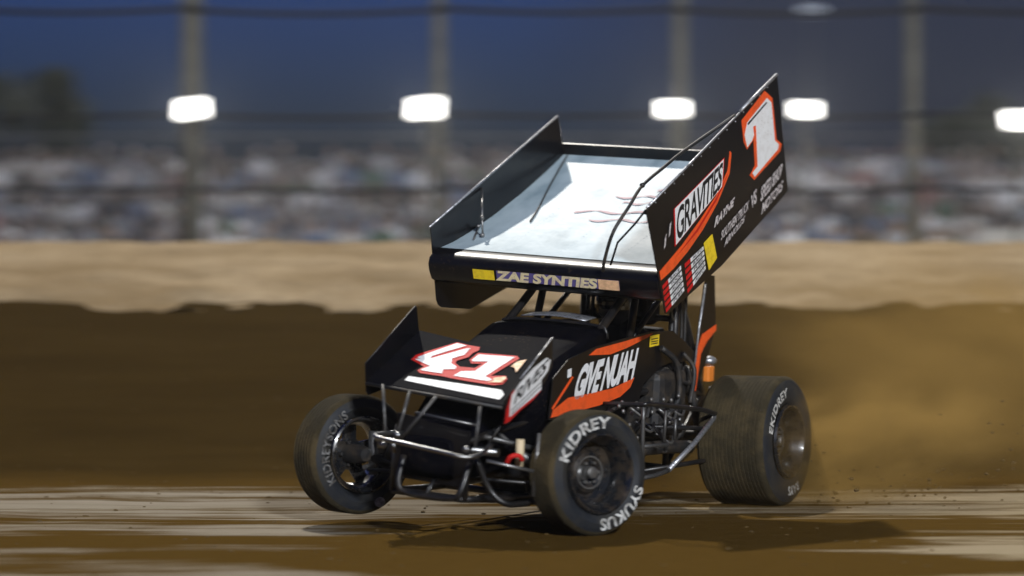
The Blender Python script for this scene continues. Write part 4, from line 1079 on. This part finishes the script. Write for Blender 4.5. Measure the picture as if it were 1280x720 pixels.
# ------------------------------------------------------------------ dust behind the rear wheel
def dust(name,mat_,lab,dens,fr=1.0):
    bm=bmesh.new(); bmesh.ops.create_icosphere(bm,subdivisions=3,radius=1)
    m=bpy.data.materials.new(name+'_volume'); m.use_nodes=True; t=m.node_tree; N=t.nodes; L=t.links
    N.remove(N['Principled BSDF']); out=N['Material Output']
    pv=N.new('ShaderNodeVolumePrincipled'); pv.inputs['Color'].default_value=(.64,.40,.12,1); pv.inputs['Anisotropy'].default_value=.2
    tc=N.new('ShaderNodeTexCoord'); ln=N.new('ShaderNodeVectorMath'); ln.operation='LENGTH'; L.new(tc.outputs['Object'],ln.inputs[0])
    r=N.new('ShaderNodeMapRange'); r.interpolation_type='SMOOTHERSTEP'
    r.inputs['From Min'].default_value=.15; r.inputs['From Max'].default_value=.98; r.inputs['To Min'].default_value=1; r.inputs['To Max'].default_value=0
    L.new(ln.outputs['Value'],r.inputs['Value'])
    nz=N.new('ShaderNodeTexNoise'); nz.inputs['Scale'].default_value=2.2*fr; nz.inputs['Detail'].default_value=4; L.new(tc.outputs['Object'],nz.inputs['Vector'])
    r2=N.new('ShaderNodeMapRange'); r2.inputs['From Min'].default_value=.36; r2.inputs['From Max'].default_value=.66; L.new(nz.outputs['Fac'],r2.inputs['Value'])
    mu=N.new('ShaderNodeMath'); mu.operation='MULTIPLY'; L.new(r.outputs['Result'],mu.inputs[0]); L.new(r2.outputs['Result'],mu.inputs[1])
    m2=N.new('ShaderNodeMath'); m2.operation='MULTIPLY'; L.new(mu.outputs[0],m2.inputs[0]); m2.inputs[1].default_value=dens
    L.new(m2.outputs[0],pv.inputs['Density']); L.new(pv.outputs['Volume'],out.inputs['Volume'])
    o=link(name,bm,m,None,mat_); setp(o,lab,'dust',kind='stuff'); return o
dust('dust_cloud',Matrix.Translation((3.5,15.9,.78))@Matrix.Rotation(R(10),4,'Y')@Matrix.Diagonal((2.7,1.3,1.05,1)),'brown dust blown up behind the rear wheel',1.35)
dust('dust_roost',Matrix.Translation((2.0,14.6,.30))@Matrix.Rotation(R(-12),4,'Y')@Matrix.Diagonal((1.35,.75,.55,1)),'thicker dust rising where the rear tyre digs in',5.0,1.3)
# ------------------------------------------------------------------ sky, sun, added fill light, camera
w=bpy.data.worlds.new('World'); SC.world=w; w.use_nodes=True; t=w.node_tree; N=t.nodes; L=t.links
bg=N['Background']
sky=N.new('ShaderNodeTexSky'); sky.sky_type='NISHITA'; sky.sun_disc=False
SUN=Vector((-.16,.60,.84)).normalized()
sky.sun_elevation=R(.5); sky.sun_rotation=math.atan2(SUN.x,SUN.y)+PI; sky.ozone_density=8; sky.dust_density=.6; sky.air_density=1.0
tc=N.new('ShaderNodeTexCoord'); mp=N.new('ShaderNodeMapping'); mp.inputs['Scale'].default_value=(2.2,2.2,5); mp.inputs['Location'].default_value=(.3,.2,.1)
L.new(tc.outputs['Generated'],mp.inputs['Vector'])
nz=N.new('ShaderNodeTexNoise'); nz.inputs['Scale'].default_value=1.6; nz.inputs['Detail'].default_value=5; L.new(mp.outputs['Vector'],nz.inputs['Vector'])
sp=N.new('ShaderNodeSeparateXYZ'); L.new(tc.outputs['Generated'],sp.inputs[0])
ad=N.new('ShaderNodeMath'); ad.operation='MULTIPLY_ADD'; L.new(nz.outputs['Fac'],ad.inputs[0]); ad.inputs[1].default_value=.25; L.new(sp.outputs['X'],ad.inputs[2])
rg=N.new('ShaderNodeMapRange'); rg.interpolation_type='SMOOTHSTEP'; rg.inputs['From Min'].default_value=.10; rg.inputs['From Max'].default_value=.22; rg.inputs['To Max'].default_value=.85; L.new(ad.outputs[0],rg.inputs['Value'])
mx=N.new('ShaderNodeMix'); mx.data_type='RGBA'; mx.blend_type='MIX'; L.new(rg.outputs['Result'],mx.inputs['Factor']); L.new(sky.outputs['Color'],mx.inputs['A'])
SKYS=.27
CL=(.010,.014,.030)
mx.inputs['B'].default_value=(CL[0]/SKYS,CL[1]/SKYS,CL[2]/SKYS,1); L.new(mx.outputs['Result'],bg.inputs['Color'])
bg.inputs['Strength'].default_value=SKYS
sl=bpy.data.lights.new('track_key','SUN'); sl.energy=3.3; sl.angle=R(1.6); sl.color=(1,.95,.86)
so=bpy.data.objects.new('track_key',sl); COL.objects.link(so); so.rotation_euler=(-SUN).to_track_quat('-Z','Y').to_euler(); so.location=(0,0,30)
# added fill light on an unseen mast behind the photographer (it lights the crowd, the bank and the near side of the car)
mast=empty('light_tower',Matrix.Translation((9,-22,-.02))); setp(mast,'added unseen fill light mast behind the photographer','floodlight','floodlights round the track')
bm=bmesh.new(); tube(bm,[(0,0,0),(0,0,15)],[.25,.14],seg=14); tube(bm,[(-2,0,15),(2,0,15)],.07,8); link('pole',bm,M['pole'],mast)
for i in range(4):
    bm=bmesh.new(); box(bm,(-1.9+i,.05,14.6),(-1.1+i,.4,15.4)); hd=link('lamp_head',bm,M['lamphouse'],mast,bevel=.02)
    bm=bmesh.new(); box(bm,(-1.85+i,.41,14.65),(-1.15+i,.42,15.35)); link('lens',bm,M['lens'],hd)
fill_lamp=bpy.data.lights.new('flood','AREA'); fill_lamp.shape='RECTANGLE'; fill_lamp.size=4.0; fill_lamp.size_y=1.0; fill_lamp.energy=4900; fill_lamp.color=(.93,.96,1); fill_lamp.spread=R(90)
fill_obj=bpy.data.objects.new('flood',fill_lamp); COL.objects.link(fill_obj); fill_obj.parent=mast; fill_obj.location=(0,.6,15)
tgt=Vector((-3,46,-12)); fill_obj.rotation_euler=tgt.to_track_quat('-Z','Y').to_euler()

cd=bpy.data.cameras.new('camera'); co=bpy.data.objects.new('camera',cd); COL.objects.link(co); SC.camera=co
co.location=(0,0,CAMH)
bm=bmesh.new(); box(bm,(-60,-45,-1.4),(60,110,24)); hm=bpy.data.materials.new('night_haze'); hm.use_nodes=True; hn=hm.node_tree.nodes; hn.remove(hn['Principled BSDF'])
pv=hn.new('ShaderNodeVolumePrincipled'); pv.inputs['Color'].default_value=(.85,.87,.9,1); pv.inputs['Density'].default_value=HAZE*.85; pv.inputs['Anisotropy'].default_value=.7; hm.node_tree.links.new(pv.outputs['Volume'],hn['Material Output'].inputs['Volume'])
hz_=link('haze',bm,hm); setp(hz_,'thin dusty night air over the track',kind='stuff')
co.rotation_euler=(PI/2,0,0); cd.sensor_width=36; cd.lens=3004.2/1280*36
cd.clip_end=6000; cd.clip_start=.1
cd.dof.use_dof=True; cd.dof.focus_distance=13.7; cd.dof.aperture_fstop=.8; cd.dof.aperture_ratio=.5
SC.view_settings.view_transform='Standard'; SC.view_settings.look='None'; SC.view_settings.gamma=1; SC.view_settings.exposure=0
SC.view_settings.use_curve_mapping=False
SC.cycles.use_denoising=True; SC.cycles.volume_bounces=0; SC.cycles.max_bounces=6; SC.cycles.volume_step_rate=2; SC.cycles.sample_clamp_indirect=8
